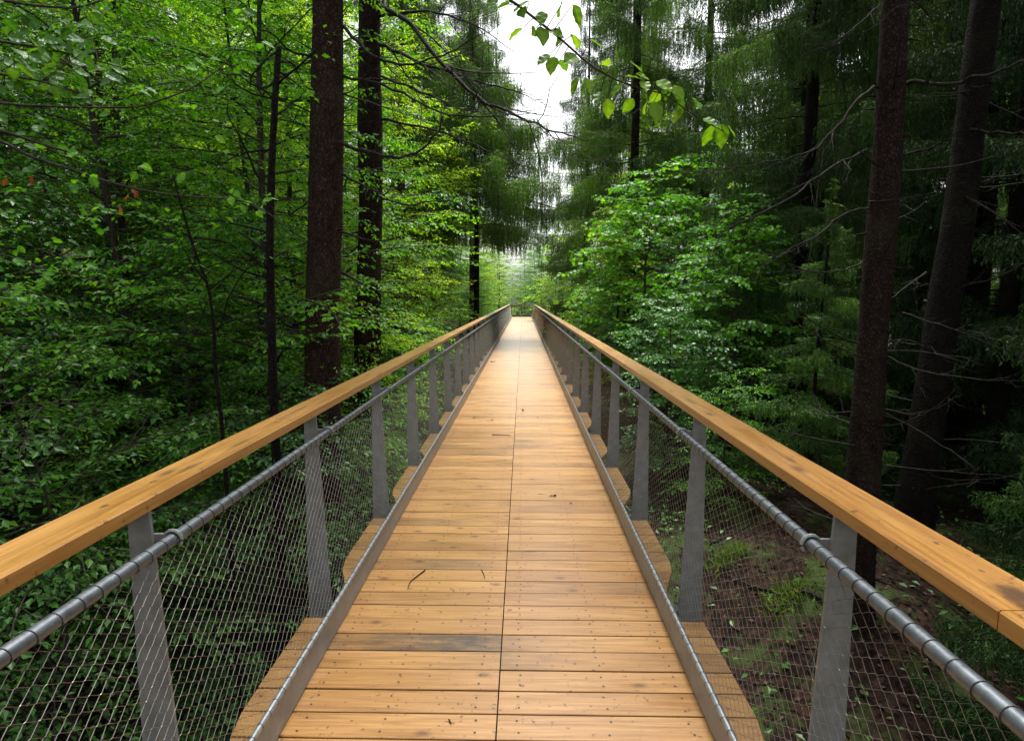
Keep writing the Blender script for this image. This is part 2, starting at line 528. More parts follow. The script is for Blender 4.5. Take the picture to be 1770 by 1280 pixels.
bridge = thing('footbridge', 'long larch plank footbridge with steel posts, wire net sides and timber handrails through the forest', 'footbridge')
deck, scr = MB(), MB()
SEAM = 0.008
npl = int((YEND + 3.2) / PITCHP)
for i in range(npl):
    y0 = Y0 - 0.17 - PITCHP * 32 + i * PITCHP
    y1 = y0 + PITCHP - 0.0075
    for side in (-1, 1):
        e0, e1 = edge(y0 + 1e-4), edge(y1 - 1e-4)
        xs0 = np.array([0.003, 0.15, 0.30, 0.5, 0.7, e0])
        xs1 = np.array([0.003, 0.15, 0.30, 0.5, 0.7, e1])
        a = rng.random()
        dz = rng.normal(0, 0.0009)
        n = len(xs0)
        c = 0.0025
        rows = []
        for (yy, zz, xs) in ((y0, -0.04, xs0), (y0, -c, xs0), (y0 + c, 0, xs0), (y1 - c, 0, xs1), (y1, -c, xs1), (y1, -0.04, xs1)):
            rows.append(np.stack([SEAM * 0.3 * 0 + side * xs, np.full(n, yy), np.full(n, zz + dz)], -1))
        V = np.stack(rows)                                    # 6 x n x 3
        m_ = 6
        Q = []
        for r_ in range(m_):
            r2 = (r_ + 1) % m_
            for k in range(n - 1):
                Q.append((r_ * n + k, r_ * n + k + 1, r2 * n + k + 1, r2 * n + k))
        T = []
        for k in (0, n - 1):
            for r_ in range(1, m_ - 1):
                T.append((k, r_ * n + k, (r_ + 1) * n + k))
        st = np.zeros((m_, n))
        ym = (y0 + y1) / 2
        if abs(ym - 2.76) < 0.08 and side < 0:
            st[:] = np.array([0.75, 0.95, 0.85, 0.7, 0.6, 0.2])
        elif abs(ym - 2.76) < 0.08:
            st[:] = np.array([0.5, 0.3, 0.12, 0.05, 0.05, 0])
        elif abs(ym - 2.62) < 0.08:
            st[:] = np.array([0.45, 0.3, 0.1, 0, 0.1, 0.2]) * (1 if side > 0 else 0.6)
        elif rng.random() < 0.16:
            st[:] = rng.random(n) ** 2 * 0.5
        deck.add(V.reshape(-1, 3), Q, T, a, st.ravel())
        # screw heads: two by the seam, two by the kerb and two between
        if y0 < 24:
            for xx in (0.088, 0.47, 0.80):
                for yy in (y0 + 0.036, y1 - 0.036):
                    x_, y_ = side * (xx + rng.normal(0, .006)), yy + rng.normal(0, .004)
                    an = np.arange(6) * math.pi / 3
                    rr = 0.0058
                    V6 = np.stack([x_ + rr * np.cos(an), y_ + rr * np.sin(an), np.full(6, 0.0012 + dz)], -1)
                    scr.add(V6, [(0, 1, 2, 3), (0, 3, 4, 5)], None, rng.random())
# the walk turns right at the far end: boards laid lengthways there
for i in range(15):
    y0 = YEND + i * 0.143
    a = rng.random()
    deck.box(-1.09, 14.0, y0, y0 + 0.137, -0.042, -0.001, a)
deck.build('walkway_deck', M['deck'], bridge, stain=True)
o = scr.build('screw_heads', M['screw'], bridge)
o['kind'] = 'stuff'

ZT, XT = 1.0, 0.99          # net tube
ZK, XK = 0.15, 0.875        # kerb
RT = 0.0198
for side in (-1, 1):
    # steel kerb
    mb = MB()
    yy = -3.0
    while yy < YEND:
        y1 = min(yy + 4.29, YEND)
        mb.box(side * XK - 0.004, side * XK + 0.004, yy, y1 - 0.004, 0.006, ZK - 0.004)
        mb.box(min(side * XK, side * (XK + .045)), max(side * XK, side * (XK + .045)), yy, y1 - 0.004, 0.0035, 0.0095)
        yy = y1
    kerb = mb.build('kerb', M['kerb'], bridge)
    mb = MB()
    mb.tube([(side * XK, y, ZK + 0.008) for y in np.linspace(-3, YEND, 40)], 0.013, 10)
    mb.build('kerb_rod', M['rod'], kerb, smooth=True)
    mb = MB()
    rope = []
    for y in np.arange(-3, 30, 0.067):
        an = np.linspace(0, 2 * math.pi, 9) - math.pi / 2
        rope.append(np.stack([side * XK + 0.0145 * np.cos(an), y + 0.012 * np.linspace(0, 1, 9), ZK + 0.008 + 0.0145 * np.sin(an)], -1))
    mb.tube(np.concatenate(rope), 0.0010, 4, cap=False)
    mb.build('lacing', M['lace'], kerb, smooth=True)
    # tube that carries the net
    mb = MB()
    mb.tube([(side * XT, y, ZT) for y in np.linspace(-3, YEND - .1, 60)], RT, 16)
    tube = mb.build('tube_rail', M['tube'], bridge, smooth=True)
    mb = MB()
    rope = []
    for y in np.arange(-3 + 0.02, 36, 0.067):
        k_ = 15 if y < 8 else 9
        an = np.linspace(0, 2 * math.pi, k_) - math.pi / 2
        rr = RT + 0.0012
        rope.append(np.stack([side * (XT + rr * np.cos(an)), y + 0.010 * np.linspace(0, 1, k_) + rng.normal(0, .002), ZT + rr * np.sin(an)], -1))
    mb.tube(np.concatenate(rope), 0.0014, 5, cap=False)
    mb.build('lacing', M['lace'], tube, smooth=True)
    # timber handrail
    mb = MB()
    yy = -3.2
    i0, o0, zt, zb = 1.043, 1.195, 1.14, 1.098
    c = 0.004
    while yy < YEND + 0.1:
        y1 = min(yy + 4.29, YEND + 0.1)
        prof = [(i0, zb), (i0, zt - c), (i0 + c, zt), (o0 - c, zt), (o0, zt - c), (o0, zb)]
        A = [(side * x, yy, z) for x, z in prof]
        B = [(side * x, y1 - 0.003, z) for x, z in prof]
        mb.prism(np.array(A), np.array(B), rng.random())
        yy = y1
    mb.build('handrail', M['rail'], bridge)
    # wire net between kerb rod and tube
    mb = MB()
    cell, rows = 0.067, 40
    hb = 1.0 / rows

    def P(y, s):
        s = np.asarray(s)
        sag = 0.012 * np.sin(math.pi * s)
        return np.stack([side * (XK + (XT - XK) * s + sag * 0.0), np.asarray(y) + 0 * s, ZK + 0.02 + (ZT - RT - ZK - 0.02) * s], -1)
    for fam in (1, -1):
        for k in range(int((YEND + 5) / cell)):
            ys = -4 + k * cell
            y_end = ys + rows * cell / 2 * fam
            if ys > YEND or y_end > YEND or min(ys, y_end) < -3.2:
                continue
            if ys < 15:
                # twisted joints: the strands run side by side for a few millimetres
                nodes = np.arange(rows + 1)
                yn = ys + fam * nodes * cell / 2
                e = 0.0028
                yy2 = np.stack([yn - fam * e, yn + fam * e], 1).ravel()
                ss2 = np.repeat(nodes / rows, 2)
                pts = P(yy2, ss2) + rng.normal(0, 0.0006, (len(yy2), 3))
                mb.sticks(pts[:-1], pts[1:], 0.00095, 0.00095, 3)
            else:
                pts = P(np.array([ys, y_end]), np.array([0.0, 1.0]))
                mb.sticks(pts[:1], pts[1:], 0.00095, 0.00095, 3)
    mb.build('wire_net', M['wire'], bridge)
    # posts: tapered flat plates
    first_post = None
    mb = MB()
    zs = [(-0.55, 0.985, 1.145), (0.0, 1.004, 1.135), (1.095, 1.048, 1.116)]
    t = 0.006
    for (za, xa0, xa1), (zb_, xb0, xb1) in zip(zs[:-1], zs[1:]):
        A = np.array([(side * xa0, -t, za), (side * xa1, -t, za), (side * xa1, t, za), (side * xa0, t, za)])
        B = np.array([(side * xb0, -t, zb_), (side * xb1, -t, zb_), (side * xb1, t, zb_), (side * xb0, t, zb_)])
        mb.prism(A, B)
    # clamp holding the tube, and a cap plate under the handrail
    mb.box(min(side * 1.06, side * 1.18), max(side * 1.06, side * 1.18), 0.0065, 0.05, 1.088, 1.0975)
    an = np.linspace(-0.4, math.pi * 1.25, 12)
    mb.tube(np.stack([side * (XT + 0.028 * np.cos(an)), 0.012 * np.ones(12), ZT + 0.028 * np.sin(an)], -1), 0.006, 6)
    mb.box(min(side * (XT + .024), side * 1.05), max(side * (XT + .024), side * 1.05), 0.0065, 0.0165, ZT - 0.012, ZT + 0.018)
    pm = mb.mesh('post', M['steel'])
    for y in posts_y:
        p = link('post', pm, bridge)
        p.location = (0, y, 0)
# girders and cross beams underneath
for x in (-0.62, 0.62):
    mb = MB()
    mb.box(x - 0.09, x + 0.09, -3, YEND + 2.1, -0.17, -0.15)
    mb.box(x - 0.008, x + 0.008, -3, YEND + 2.1, -0.43, -0.17)
    mb.box(x - 0.09, x + 0.09, -3, YEND + 2.1, -0.45, -0.43)
    mb.build('girder', M['beam'], bridge)
mb = MB()
mb.box(-1.09, 1.09, .012, .07, -0.148, -0.045)
cbm = mb.mesh('cross_beam', M['beam'])
for y in posts_y:
    link('cross_beam', cbm, bridge).location = (0, y, 0)
for y in (9.5, 24.0, 38.5, 50.5):
    mb = MB()
    for x in (-0.62, 0.62):
        zb_ = float(gz(x, y)) - 0.4
        mb.tube([(x, y, -0.45), (x * 1.5, y, zb_)], 0.11, 12)
    mb.build('pier', M['beam'], bridge)


def cross_rail(x0, x1, y, name):
    """railing across the far end"""
    mb = MB()
    mb.box(x0, x1, y, y + 0.15, 1.098, 1.14, 0.6)
    h = mb.build('handrail', M['rail'], bridge)
    mb = MB()
    for x in np.arange(x0 + 0.05, x1, 0.24):
        mb.box(x - 0.016, x + 0.016, y + 0.05, y + 0.08, -0.1, 1.0975)
    mb.tube([(x0, y + 0.02, ZT), (x1, y + 0.02, ZT)], 0.02, 8)
    mb.box(x0, x1, y + 0.035, y + 0.043, 0.006, 0.15)
    mb.build(name, M['tube'], bridge)


cross_rail(-1.25, 14.0, YEND + 2.2, 'balusters')
cross_rail(1.3, 14.0, YEND - 0.2, 'balusters')
mb = MB()
mb.box(-1.24, -1.09, YEND + .12, YEND + 2.19, 1.098, 1.14, 0.5)
mb.build('handrail', M['rail'], bridge)


# ------------------------------------------------------------------ trees
def unit(v):
    return v / (np.linalg.norm(v, axis=-1, keepdims=True) + 1e-9)


UP = np.array([0, 0, 1.0])


def rot_z(v, a):
    c, s = np.cos(a), np.sin(a)
    return np.stack([v[..., 0] * c - v[..., 1] * s, v[..., 0] * s + v[..., 1] * c, v[..., 2]], -1)


def spray(leaves, wood, path, rng, twig_gap, twig_len, leaf, step, sag=0.0, tint0=0.5, full=False, start=0.15, wid=0.6, wood_r=0.004):
    """side twigs in a flattish spray along a limb, leaves alternating along every twig"""
    seg = np.linalg.norm(np.diff(path, axis=0), axis=1)
    cum = np.concatenate([[0], np.cumsum(seg)])
    Lp = cum[-1]
    tw_s = np.arange(start * Lp, Lp, twig_gap)
    tw_s = np.append(tw_s, Lp * 0.995)
    n = len(tw_s)
    base = np.stack([np.interp(tw_s, cum, path[:, k]) for k in range(3)], -1)
    tan = unit(np.stack([np.interp(np.clip(tw_s + 0.05, 0, Lp), cum, path[:, k]) - np.interp(np.clip(tw_s - 0.05, 0, Lp), cum, path[:, k]) for k in range(3)], -1))
    sgn = np.where(np.arange(n) % 2 == 0, 1.0, -1.0)
    sgn[-1] = 0.15
    ang = sgn * rng.uniform(0.65, 1.15, n)
    d = rot_z(tan, ang)
    d[:, 2] = d[:, 2] * 0.4 + rng.normal(0.0, 0.16, n)
    d = unit(d)
    fr = tw_s / Lp
    ln = twig_len * (1.05 - 0.72 * fr) * rng.uniform(0.65, 1.2, n)
    tip = base + d * ln[:, None]
    tip[:, 2] -= sag * ln
    wood.sticks(base, tip, wood_r, wood_r * 0.35, 3, 0.5)
    cnt = np.maximum(3, (ln / step).astype(int))
    idx = np.repeat(np.arange(n), cnt)
    j = np.concatenate([np.arange(c) for c in cnt])
    f = (j + 0.6) / cnt[idx]
    P = base[idx] + (tip - base)[idx] * f[:, None] + rng.normal(0, 0.012, (len(idx), 3))
    td = unit(tip - base)[idx]
    a = np.where(j % 2 == 0, 1, -1) * rng.uniform(0.5, 1.1, len(idx))
    last = j == cnt[idx] - 1
    a[last] *= 0.2
    D = rot_z(td, a)
    D[:, 2] += rng.normal(-0.18, 0.28, len(idx))
    N = UP[None] + rng.normal(0, 0.36, (len(idx), 3))
    S = leaf * rng.uniform(0.45, 1.22, len(idx))
    tint = np.clip(tint0 + 0.16 * rng.standard_normal(n)[idx] * 0.7 + 0.22 * rng.standard_normal(len(idx)), 0, 1)
    leaves.blades(P, D, N, S, wid, tint, full)


def limb_path(p0, az, el, L, rng, n=8, curve=-0.5, wander=0.12):
    P = [np.array(p0, float)]
    a, e = az, el
    for k in range(n):
        d = np.array([math.cos(a) * math.cos(e), math.sin(a) * math.cos(e), math.sin(e)])
        P.append(P[-1] + d * L / n)
        a += rng.normal(0, wander)
        e += curve / n + rng.normal(0, wander * 0.6)
    return np.array(P)


def grow_broadleaf(seed, H, r0, zb, nl, Lmax, leaf, twig_gap=0.13, twig_len=0.62, step=0.05, lean=0.03, wid=0.6, shape=0.42, fork=True, sag=0.15):
    rng = np.random.default_rng(seed)
    wood, lv = MB(), MB()
    zs = np.linspace(0, 1, 14)
    P = np.stack([lean * H * zs ** 1.4 * math.cos(seed) + 0.10 * np.sin(zs * 7 + seed) * zs, lean * H * zs ** 1.4 * math.sin(seed) + 0.10 * np.cos(zs * 6 + seed) * zs, zs * H], -1)
    rad = r0 * (1 - 0.93 * zs) * (1 + 0.35 * np.exp(-zs * 28))
    wood.tube(P, rad, 10, wob=0.03, rng=rng)
    for i in range(nl):
        t = zb + (1 - zb) * ((i + rng.uniform(0.1, 0.9)) / nl)
        p0 = np.array([np.interp(t, zs, P[:, k]) for k in range(3)])
        w = max(0.22, 1 - ((t - shape) / 0.68) ** 2)
        L = Lmax * w * rng.uniform(0.7, 1.15)
        el = rng.uniform(0.15, 0.6) + 0.7 * max(0, t - 0.5)
        az = i * 2.399 + rng.normal(0, 0.4)
        path = limb_path(p0, az, el, L, rng, curve=-0.75)
        rl = max(0.006, np.interp(t, zs, rad) * 0.42)
        wood.tube(path, np.linspace(rl, 0.004, len(path)), 5, cap=False)
        t0 = np.clip(0.5 + 0.16 * rng.standard_normal(), 0.2, 0.85)
        spray(lv, wood, path, rng, twig_gap, twig_len, leaf, step, sag, t0, wid=wid)
        if fork and L > 0.9:
            for m in range(2):
                k = rng.integers(2, 6)
                sub = limb_path(path[k], az + (1 if m else -1) * rng.uniform(0.4, 0.9), rng.uniform(-0.1, 0.45), L * rng.uniform(0.35, 0.6), rng, 6, -0.5)
                wood.tube(sub, np.linspace(rl * 0.5, 0.003, len(sub)), 4, cap=False)
                spray(lv, wood, sub, rng, twig_gap, twig_len * 0.85, leaf, step, sag, t0 + rng.normal(0, .1), wid=wid)
    return wood, lv


def spruce_branch(wood, nd_, p0, az, L, rng, hang=0.55, fine=1.0, droop=0.38, rb=0.02):
    """a drooping bough with curtains of hanging branchlets"""
    s = np.linspace(0, 1, 9)
    rr = L * s
    zz = L * (0.10 * s - droop * s ** 2 + droop * 0.55 * s ** 4)
    a = az + rng.normal(0, 0.10) * s
    path = np.stack([p0[0] + rr * np.cos(a), p0[1] + rr * np.sin(a), p0[2] + zz], -1)
    wood.tube(path, np.linspace(rb, 0.004, 9), 5, cap=False)
    gap = 0.105 * fine
    ts = np.arange(0.16, 1.0, gap / L)
    n = len(ts)
    base = np.stack([np.interp(ts, s, path[:, k]) for k in range(3)], -1)
    fwd = np.array([math.cos(az), math.sin(az), 0.0])
    lat = np.array([-math.sin(az), math.cos(az), 0.0])
    A, B, TT = [], [], []
    for sg in (-1, 1):
        l = (0.20 + 0.62 * np.sin(np.clip(ts * 1.15, 0, 1) * math.pi) ** 0.8) * min(1.0, L / 2.6) * rng.uniform(0.55, 1.15, n)
        d = unit(fwd * 0.75 + sg * lat * 0.8 + rng.normal(0, 0.12, (n, 3)))
        tip = base + d * l[:, None]
        tip[:, 2] -= 0.35 * l
        A.append(base)
        B.append(tip)
        TT.append(np.clip(0.42 + 0.13 * rng.standard_normal(n), 0, 1))
        # hanging strands from every branchlet
        for f in (0.3, 0.62, 0.95):
            q = base + (tip - base) * f
            h = hang * rng.uniform(0.35, 1.15, n) * (0.5 + 0.5 * np.sin(math.pi * np.clip(ts, 0, 1)))
            e = q + np.stack([rng.normal(0, .05, n), rng.normal(0, .05, n), -np.ones(n)], -1) * h[:, None]
            A.append(q)
            B.append(e)
            TT.append(np.clip(0.36 + 0.15 * rng.standard_normal(n), 0, 1))
    # tip shoots of the bough itself
    A.append(path[:-1])
    B.append(path[1:])
    TT.append(np.full(8, 0.5))
    A, B, TT = np.concatenate(A), np.concatenate(B), np.concatenate(TT)
    ln = np.linalg.norm(B - A, axis=1)
    step = 0.05 * fine
    cnt = np.maximum(2, (ln / step).astype(int))
    idx = np.repeat(np.arange(len(A)), cnt * 2)
    j = np.concatenate([np.arange(c * 2) for c in cnt])
    f = (j + rng.random(len(j))) / (2 * cnt[idx])
    td = unit(B - A)[idx]
    side = rng.normal(0, 1, (len(idx), 3))
    side -= (side * td).sum(1, keepdims=True) * td
    D = td * 0.85 + unit(side) * 0.5
    Pn = A[idx] + (B - A)[idx] * f[:, None]
    S = 0.085 * fine * rng.uniform(0.6, 1.2, len(idx))
    tint = np.clip(TT[idx] + rng.normal(0, 0.15) + 0.13 * rng.standard_normal(len(idx)) + 0.22 * (f > 0.85), 0, 1)
    nd_.blades(Pn, D, rng.normal(0, 1, (len(idx), 3)), S, 0.24, tint)


def grow_spruce(seed, H, r0, zb, whorl=0.74, Lmax=3.3, fine=1.2, hang=0.6, per=4, dead_from=0.06):
    rng = np.random.default_rng(seed)
    wood, nd_ = MB(), MB()
    zs = np.linspace(0, 1, 16)
    P = np.stack([0.06 * np.sin(zs * 5 + seed), 0.06 * np.cos(zs * 4 + seed), zs * H], -1)
    rad = r0 * (1 - 0.95 * zs) * (1 + 0.4 * np.exp(-zs * 35))
    wood.tube(P, rad, 12, wob=0.025, rng=rng)
    z = zb * H
    while z < H * 0.985:
        t = z / H
        L = Lmax * min(1.0, (1 - t) / (1 - zb) * 1.25 + 0.05) * (0.8 if t < zb + 0.05 else 1)
        for k in range(per):
            az = rng.uniform(0, 2 * math.pi)
            p0 = np.array([np.interp(t, zs, P[:, 0]), np.interp(t, zs, P[:, 1]), z + rng.normal(0, 0.12)])
            spruce_branch(wood, nd_, p0, az, L * rng.uniform(0.7, 1.1), rng, hang, fine, rng.uniform(0.25, 0.5), max(0.008, 0.02 * L / 3))
        z += whorl * rng.uniform(0.8, 1.2)
    # dead bare snags on the lower trunk
    z = dead_from * H
    while z < zb * H:
        az = rng.uniform(0, 2 * math.pi)
        pth = limb_path((0, 0, z), az, rng.uniform(-0.3, 0.25), rng.uniform(0.5, 2.1), rng, 7, rng.uniform(-0.4, 0.9), 0.14)
        wood.tube(pth, np.linspace(0.014, 0.003, len(pth)), 4, cap=False)
        z += rng.uniform(0.15, 0.5)
    return wood, nd_


def proto(wl, bark, leafm, nm):
    w, l = wl
    return (w.mesh(nm + '_trunk', M[bark], True), l.mesh(nm + '_crown', M[leafm]))


PR = {
    'beech_a': proto(grow_broadleaf(1, 13.0, 0.10, 0.07, 74, 2.9, 0.090, 0.105, 0.66, 0.042), 'beech_bark', 'leaf_mid', 'beech'),
    'beech_b': proto(grow_broadleaf(2, 11.0, 0.085, 0.06, 66, 2.7, 0.088, 0.105, 0.66, 0.042, lean=0.05), 'beech_bark', 'leaf_mid', 'beech'),
    'beech_c': proto(grow_broadleaf(5, 15.5, 0.12, 0.12, 76, 3.3, 0.100, 0.115, 0.7, 0.046), 'beech_bark', 'leaf_mid', 'beech'),
    'sapling_a': proto(grow_broadleaf(3, 4.6, 0.035, 0.05, 42, 1.75, 0.070, 0.09, 0.5, 0.034, 0.08), 'beech_bark', 'leaf_mid', 'sapling'),
    'sapling_b': proto(grow_broadleaf(4, 3.6, 0.03, 0.05, 36, 1.7, 0.066, 0.09, 0.48, 0.034, 0.12), 'beech_bark', 'leaf_mid', 'sapling'),
    'maple': proto(grow_broadleaf(6, 6.5, 0.07, 0.10, 48, 2.3, 0.120, 0.12, 0.6, 0.058, 0.04, wid=0.95, sag=0.25), 'beech_bark', 'leaf_mid', 'maple'),
    'spruce_a': proto(grow_spruce(21, 24.0, 0.23, 0.16, hang=0.95), 'dark_bark', 'needle', 'spruce'),
    'spruce_b': proto(grow_spruce(22, 21.0, 0.20, 0.10, Lmax=2.9, hang=0.6), 'dark_bark', 'needle', 'spruce'),
    'spruce_c': proto(grow_spruce(23, 27.0, 0.25, 0.30, Lmax=3.4, hang=0.85), 'red_bark', 'needle', 'spruce'),
    'spruce_hang': proto(grow_spruce(25, 14.5, 0.15, 0.42, whorl=0.40, Lmax=4.1, fine=1.25, hang=0.95, per=4), 'dark_bark', 'needle', 'spruce'),
    'spruce_young': proto(grow_spruce(24, 7.5, 0.07, 0.06, whorl=0.42, Lmax=1.9, fine=1.0, hang=0.28), 'dark_bark', 'needle_light', 'spruce'),
}


for k_, (a_, b_) in PR.items():
    assert len(a_.polygons) and len(b_.polygons)


def plant(kind, name, label, cat, x, y, sc_=1.0, rz=0.0, group=None, leaf=None, bark=None, dz=-0.15):
    t = thing(name, label, cat, (x, y, float(gz(x, y)) + dz), rz, group, sc_)
    for nm, me in zip(('trunk', 'crown'), PR[kind]):
        o = link(nm, me, t)
        m = leaf if nm == 'crown' else bark
        if m:
            o.material_slots[0].link = 'OBJECT'
            o.material_slots[0].material = M[m]
    return t


def bough(parent, pix, r0, r1, mat, rng, twigs=6, name='branch', k=6):
    """one bare branch through points given as photograph x, y and distance"""
    base = np.array(parent.location)
    P = np.array([at(*p) for p in pix]) - base
    # densify with a smooth curve
    n = len(P)
    tt = np.linspace(0, n - 1, (n - 1) * 5 + 1)
    Q = np.zeros((len(tt), 3))
    for c in range(3):
        Pc = np.concatenate([[2 * P[0, c] - P[1, c]], P[:, c], [2 * P[-1, c] - P[-2, c]]])
        for m, t in enumerate(tt):
            i = min(int(t), n - 2)
            f = t - i
            a, b, c_, d = Pc[i:i + 4]
            Q[m, c] = 0.5 * (2 * b + (c_ - a) * f + (2 * a - 5 * b + 4 * c_ - d) * f * f + (3 * b - a - 3 * c_ + d) * f ** 3)
    kink = np.cumsum(rng.normal(0, r0 * 0.28, Q.shape), 0)
    kink -= np.linspace(0, 1, len(Q))[:, None] * kink[-1]
    Q += kink + rng.normal(0, r0 * 0.35, Q.shape)
    mb = MB()
    rad = np.linspace(r0, r1, len(Q))
    mb.tube(Q, rad, k)
    L = np.linalg.norm(np.diff(Q, axis=0), axis=1).sum()
    for m in range(twigs):
        i = rng.integers(2, len(Q) - 1)
        d = Q[min(i + 1, len(Q) - 1)] - Q[i - 1]
        az, el = math.atan2(d[1], d[0]), math.atan2(d[2], math.hypot(d[0], d[1]))
        pth = limb_path(Q[i], az + rng.choice([-1, 1]) * rng.uniform(0.4, 1.0), el + rng.normal(0, 0.35), L * rng.uniform(0.12, 0.35), rng, 6, rng.uniform(-0.5, 0.7), 0.16)
        mb.tube(pth, np.linspace(max(0.003, rad[i] * 0.5), 0.0018, len(pth)), 4, cap=False)
        for q_ in range(2):
            s2 = limb_path(pth[rng.integers(1, 5)], az + rng.normal(0, 1), el + rng.normal(0, .5), L * rng.uniform(.04, .12), rng, 4, 0, .2)
            mb.tube(s2, np.linspace(0.0025, 0.0014, len(s2)), 3, cap=False)
    return mb.build(name, mat, parent, smooth=True)


def big_spruce(label, pix_lo, pix_hi, Y, w_lo, bark, height, crown_from, seed, boughs, twig_mat='dead_wood', n_dead=10, crown=True, thick=0.95):
    """a trunk whose axis runs through two photograph points at distance Y"""
    rng = np.random.default_rng(seed)
    a, b = at(*pix_lo, Y), at(*pix_hi, Y)
    dirv = (b - a) / (b[2] - a[2])
    base = a + dirv * (gz(a[0], a[1]) - 0.3 - a[2])
    for _ in range(3):
        base = a + dirv * (float(gz(base[0], base[1])) - 0.3 - a[2])
    t = thing('spruce_tree', label, 'tree', tuple(base))
    zs = np.linspace(0, 1, 40)
    P = dirv[None] * (zs * height)[:, None]
    P[:, 0] += 0.015 * np.sin(zs * 30 + seed)
    r_ref = w_lo * Y / 2000
    zr = (a[2] - base[2]) / height
    rad = r_ref * (1 - 0.9 * zs) / (1 - 0.9 * zr) * (1 + 0.35 * np.exp(-zs * 30))
    zs2 = np.linspace(0, 1, 420) ** 1.25
    P2 = np.stack([np.interp(zs2, zs, P[:, c]) for c in range(3)], -1)
    kk = 44
    nz = np.kron(rng.standard_normal((84, 22)), np.ones((5, 2))) * 0.5 + rng.standard_normal((420, kk)) * 0.35
    low = np.repeat(np.repeat(rng.standard_normal((21, 4)), 20, 0), 11, 1)
    for _ in range(9):
        low = (low + np.roll(low, 2, 1) + np.roll(low, -2, 1) + np.vstack([low[3:], low[-3:]]) + np.vstack([low[:3], low[:-3]])) / 5
    mul = 1 + 0.022 * nz + 0.07 * low
    mb = MB()
    mb.tube(P2, np.interp(zs2, zs, rad), kk, mul=mul)
    # broken stubs of old limbs
    for _ in range(60):
        z_ = rng.uniform(0.5, crown_from)
        az_ = rng.uniform(0, 6.28)
        r_ = np.interp(z_ / height, zs, rad)
        d_ = np.array([math.cos(az_), math.sin(az_), rng.uniform(-.3, .25)])
        c_ = dirv * z_
        mb.tube([c_ + d_ * r_ * .8, c_ + d_ * (r_ + .02), c_ + d_ * (r_ + rng.uniform(.04, .16))], [0.016, 0.011, 0.005], 5)
    if crown:
        wood, nd_ = MB(), MB()
        z = crown_from
        while z < height - 0.3:
            f = z / height
            L = 3.3 * min(1, (height - z) / (height - crown_from) * 1.3 + .06)
            for k in range(4):
                p0 = dirv * z
                spruce_branch(wood, nd_, p0, rng.uniform(0, 6.28), L * rng.uniform(.7, 1.1), rng, 0.6, 1.6, rng.uniform(.25, .5), 0.02)
            z += 0.75
        nd_.build('crown', M['needle'], t)
        mb.v += wood.v; mb.a += wood.a; mb.s += wood.s
        mb.q += [q + mb.n for q in wood.q]; mb.t += [q + mb.n for q in wood.t]; mb.n += wood.n
    mb.build('trunk', M[bark], t, smooth=True)
    for (pix, r0, r1, tw) in boughs:
        bough(t, pix, r0 * thick, r1 * thick, M[twig_mat], rng, int(tw * 1.7))
    # snags all round the bole
    for k in range(n_dead):
        z = rng.uniform(1.2, crown_from)
        az = rng.uniform(0, 6.28)
        pth = limb_path(dirv * z, az, rng.uniform(-0.3, 0.3), rng.uniform(0.4, 1.9), rng, 8, rng.uniform(-0.3, 1.0), 0.12)
        mb = MB()
        mb.tube(pth, np.linspace(0.013, 0.003, len(pth)), 5)
        for m in range(3):
            i = rng.integers(2, 8)
            s2 = limb_path(pth[i], az + rng.normal(0, 0.9), rng.normal(0, .4), rng.uniform(.15, .5), rng, 5, 0.4, 0.2)
            mb.tube(s2, np.linspace(0.005, 0.0015, len(s2)), 4, cap=False)
        mb.build('branch', M[twig_mat], t, smooth=True)
    return t


# --- the two tall trunks on the left with their bare limbs reaching over the walk
dA = 7.6
big_spruce('thick reddish brown spruce trunk close behind the left handrail', (558, 640), (567, 0), dA, 61, 'red_bark', 26, 12.5, 31, [
    ([(590, 45, 7.6), (640, 95, 7.2), (700, 110, 6.9), (760, 95, 6.7), (830, 60, 6.5)], 0.016, 0.003, 7),
    ([(592, 250, 7.6), (640, 262, 7.2), (700, 268, 7.0), (745, 240, 6.9), (768, 195, 6.8)], 0.018, 0.004, 3),
    ([(590, 300, 7.6), (630, 318, 7.3), (665, 335, 7.2), (690, 300, 7.1)], 0.013, 0.003, 4),
    ([(592, 130, 7.6), (680, 150, 7.2), (760, 195, 6.8), (850, 200, 6.6), (930, 195, 6.4)], 0.014, 0.002, 8),
    ([(540, 100, 7.6), (500, 88, 7.4), (470, 60, 7.2), (440, 50, 7.1)], 0.011, 0.003, 5),
    ([(540, 175, 7.6), (480, 170, 7.3), (420, 135, 7.1), (390, 130, 7.0)], 0.012, 0.003, 5),
    ([(540, 340, 7.6), (495, 372, 7.3), (450, 360, 7.1)], 0.010, 0.003, 4),
    ([(590, 400, 7.6), (640, 415, 7.3), (700, 408, 7.1)], 0.012, 0.003, 4),
    ([(592, 470, 7.6), (650, 500, 7.2), (710, 508, 7.0)], 0.014, 0.004, 4),
], n_dead=12, thick=1.4)
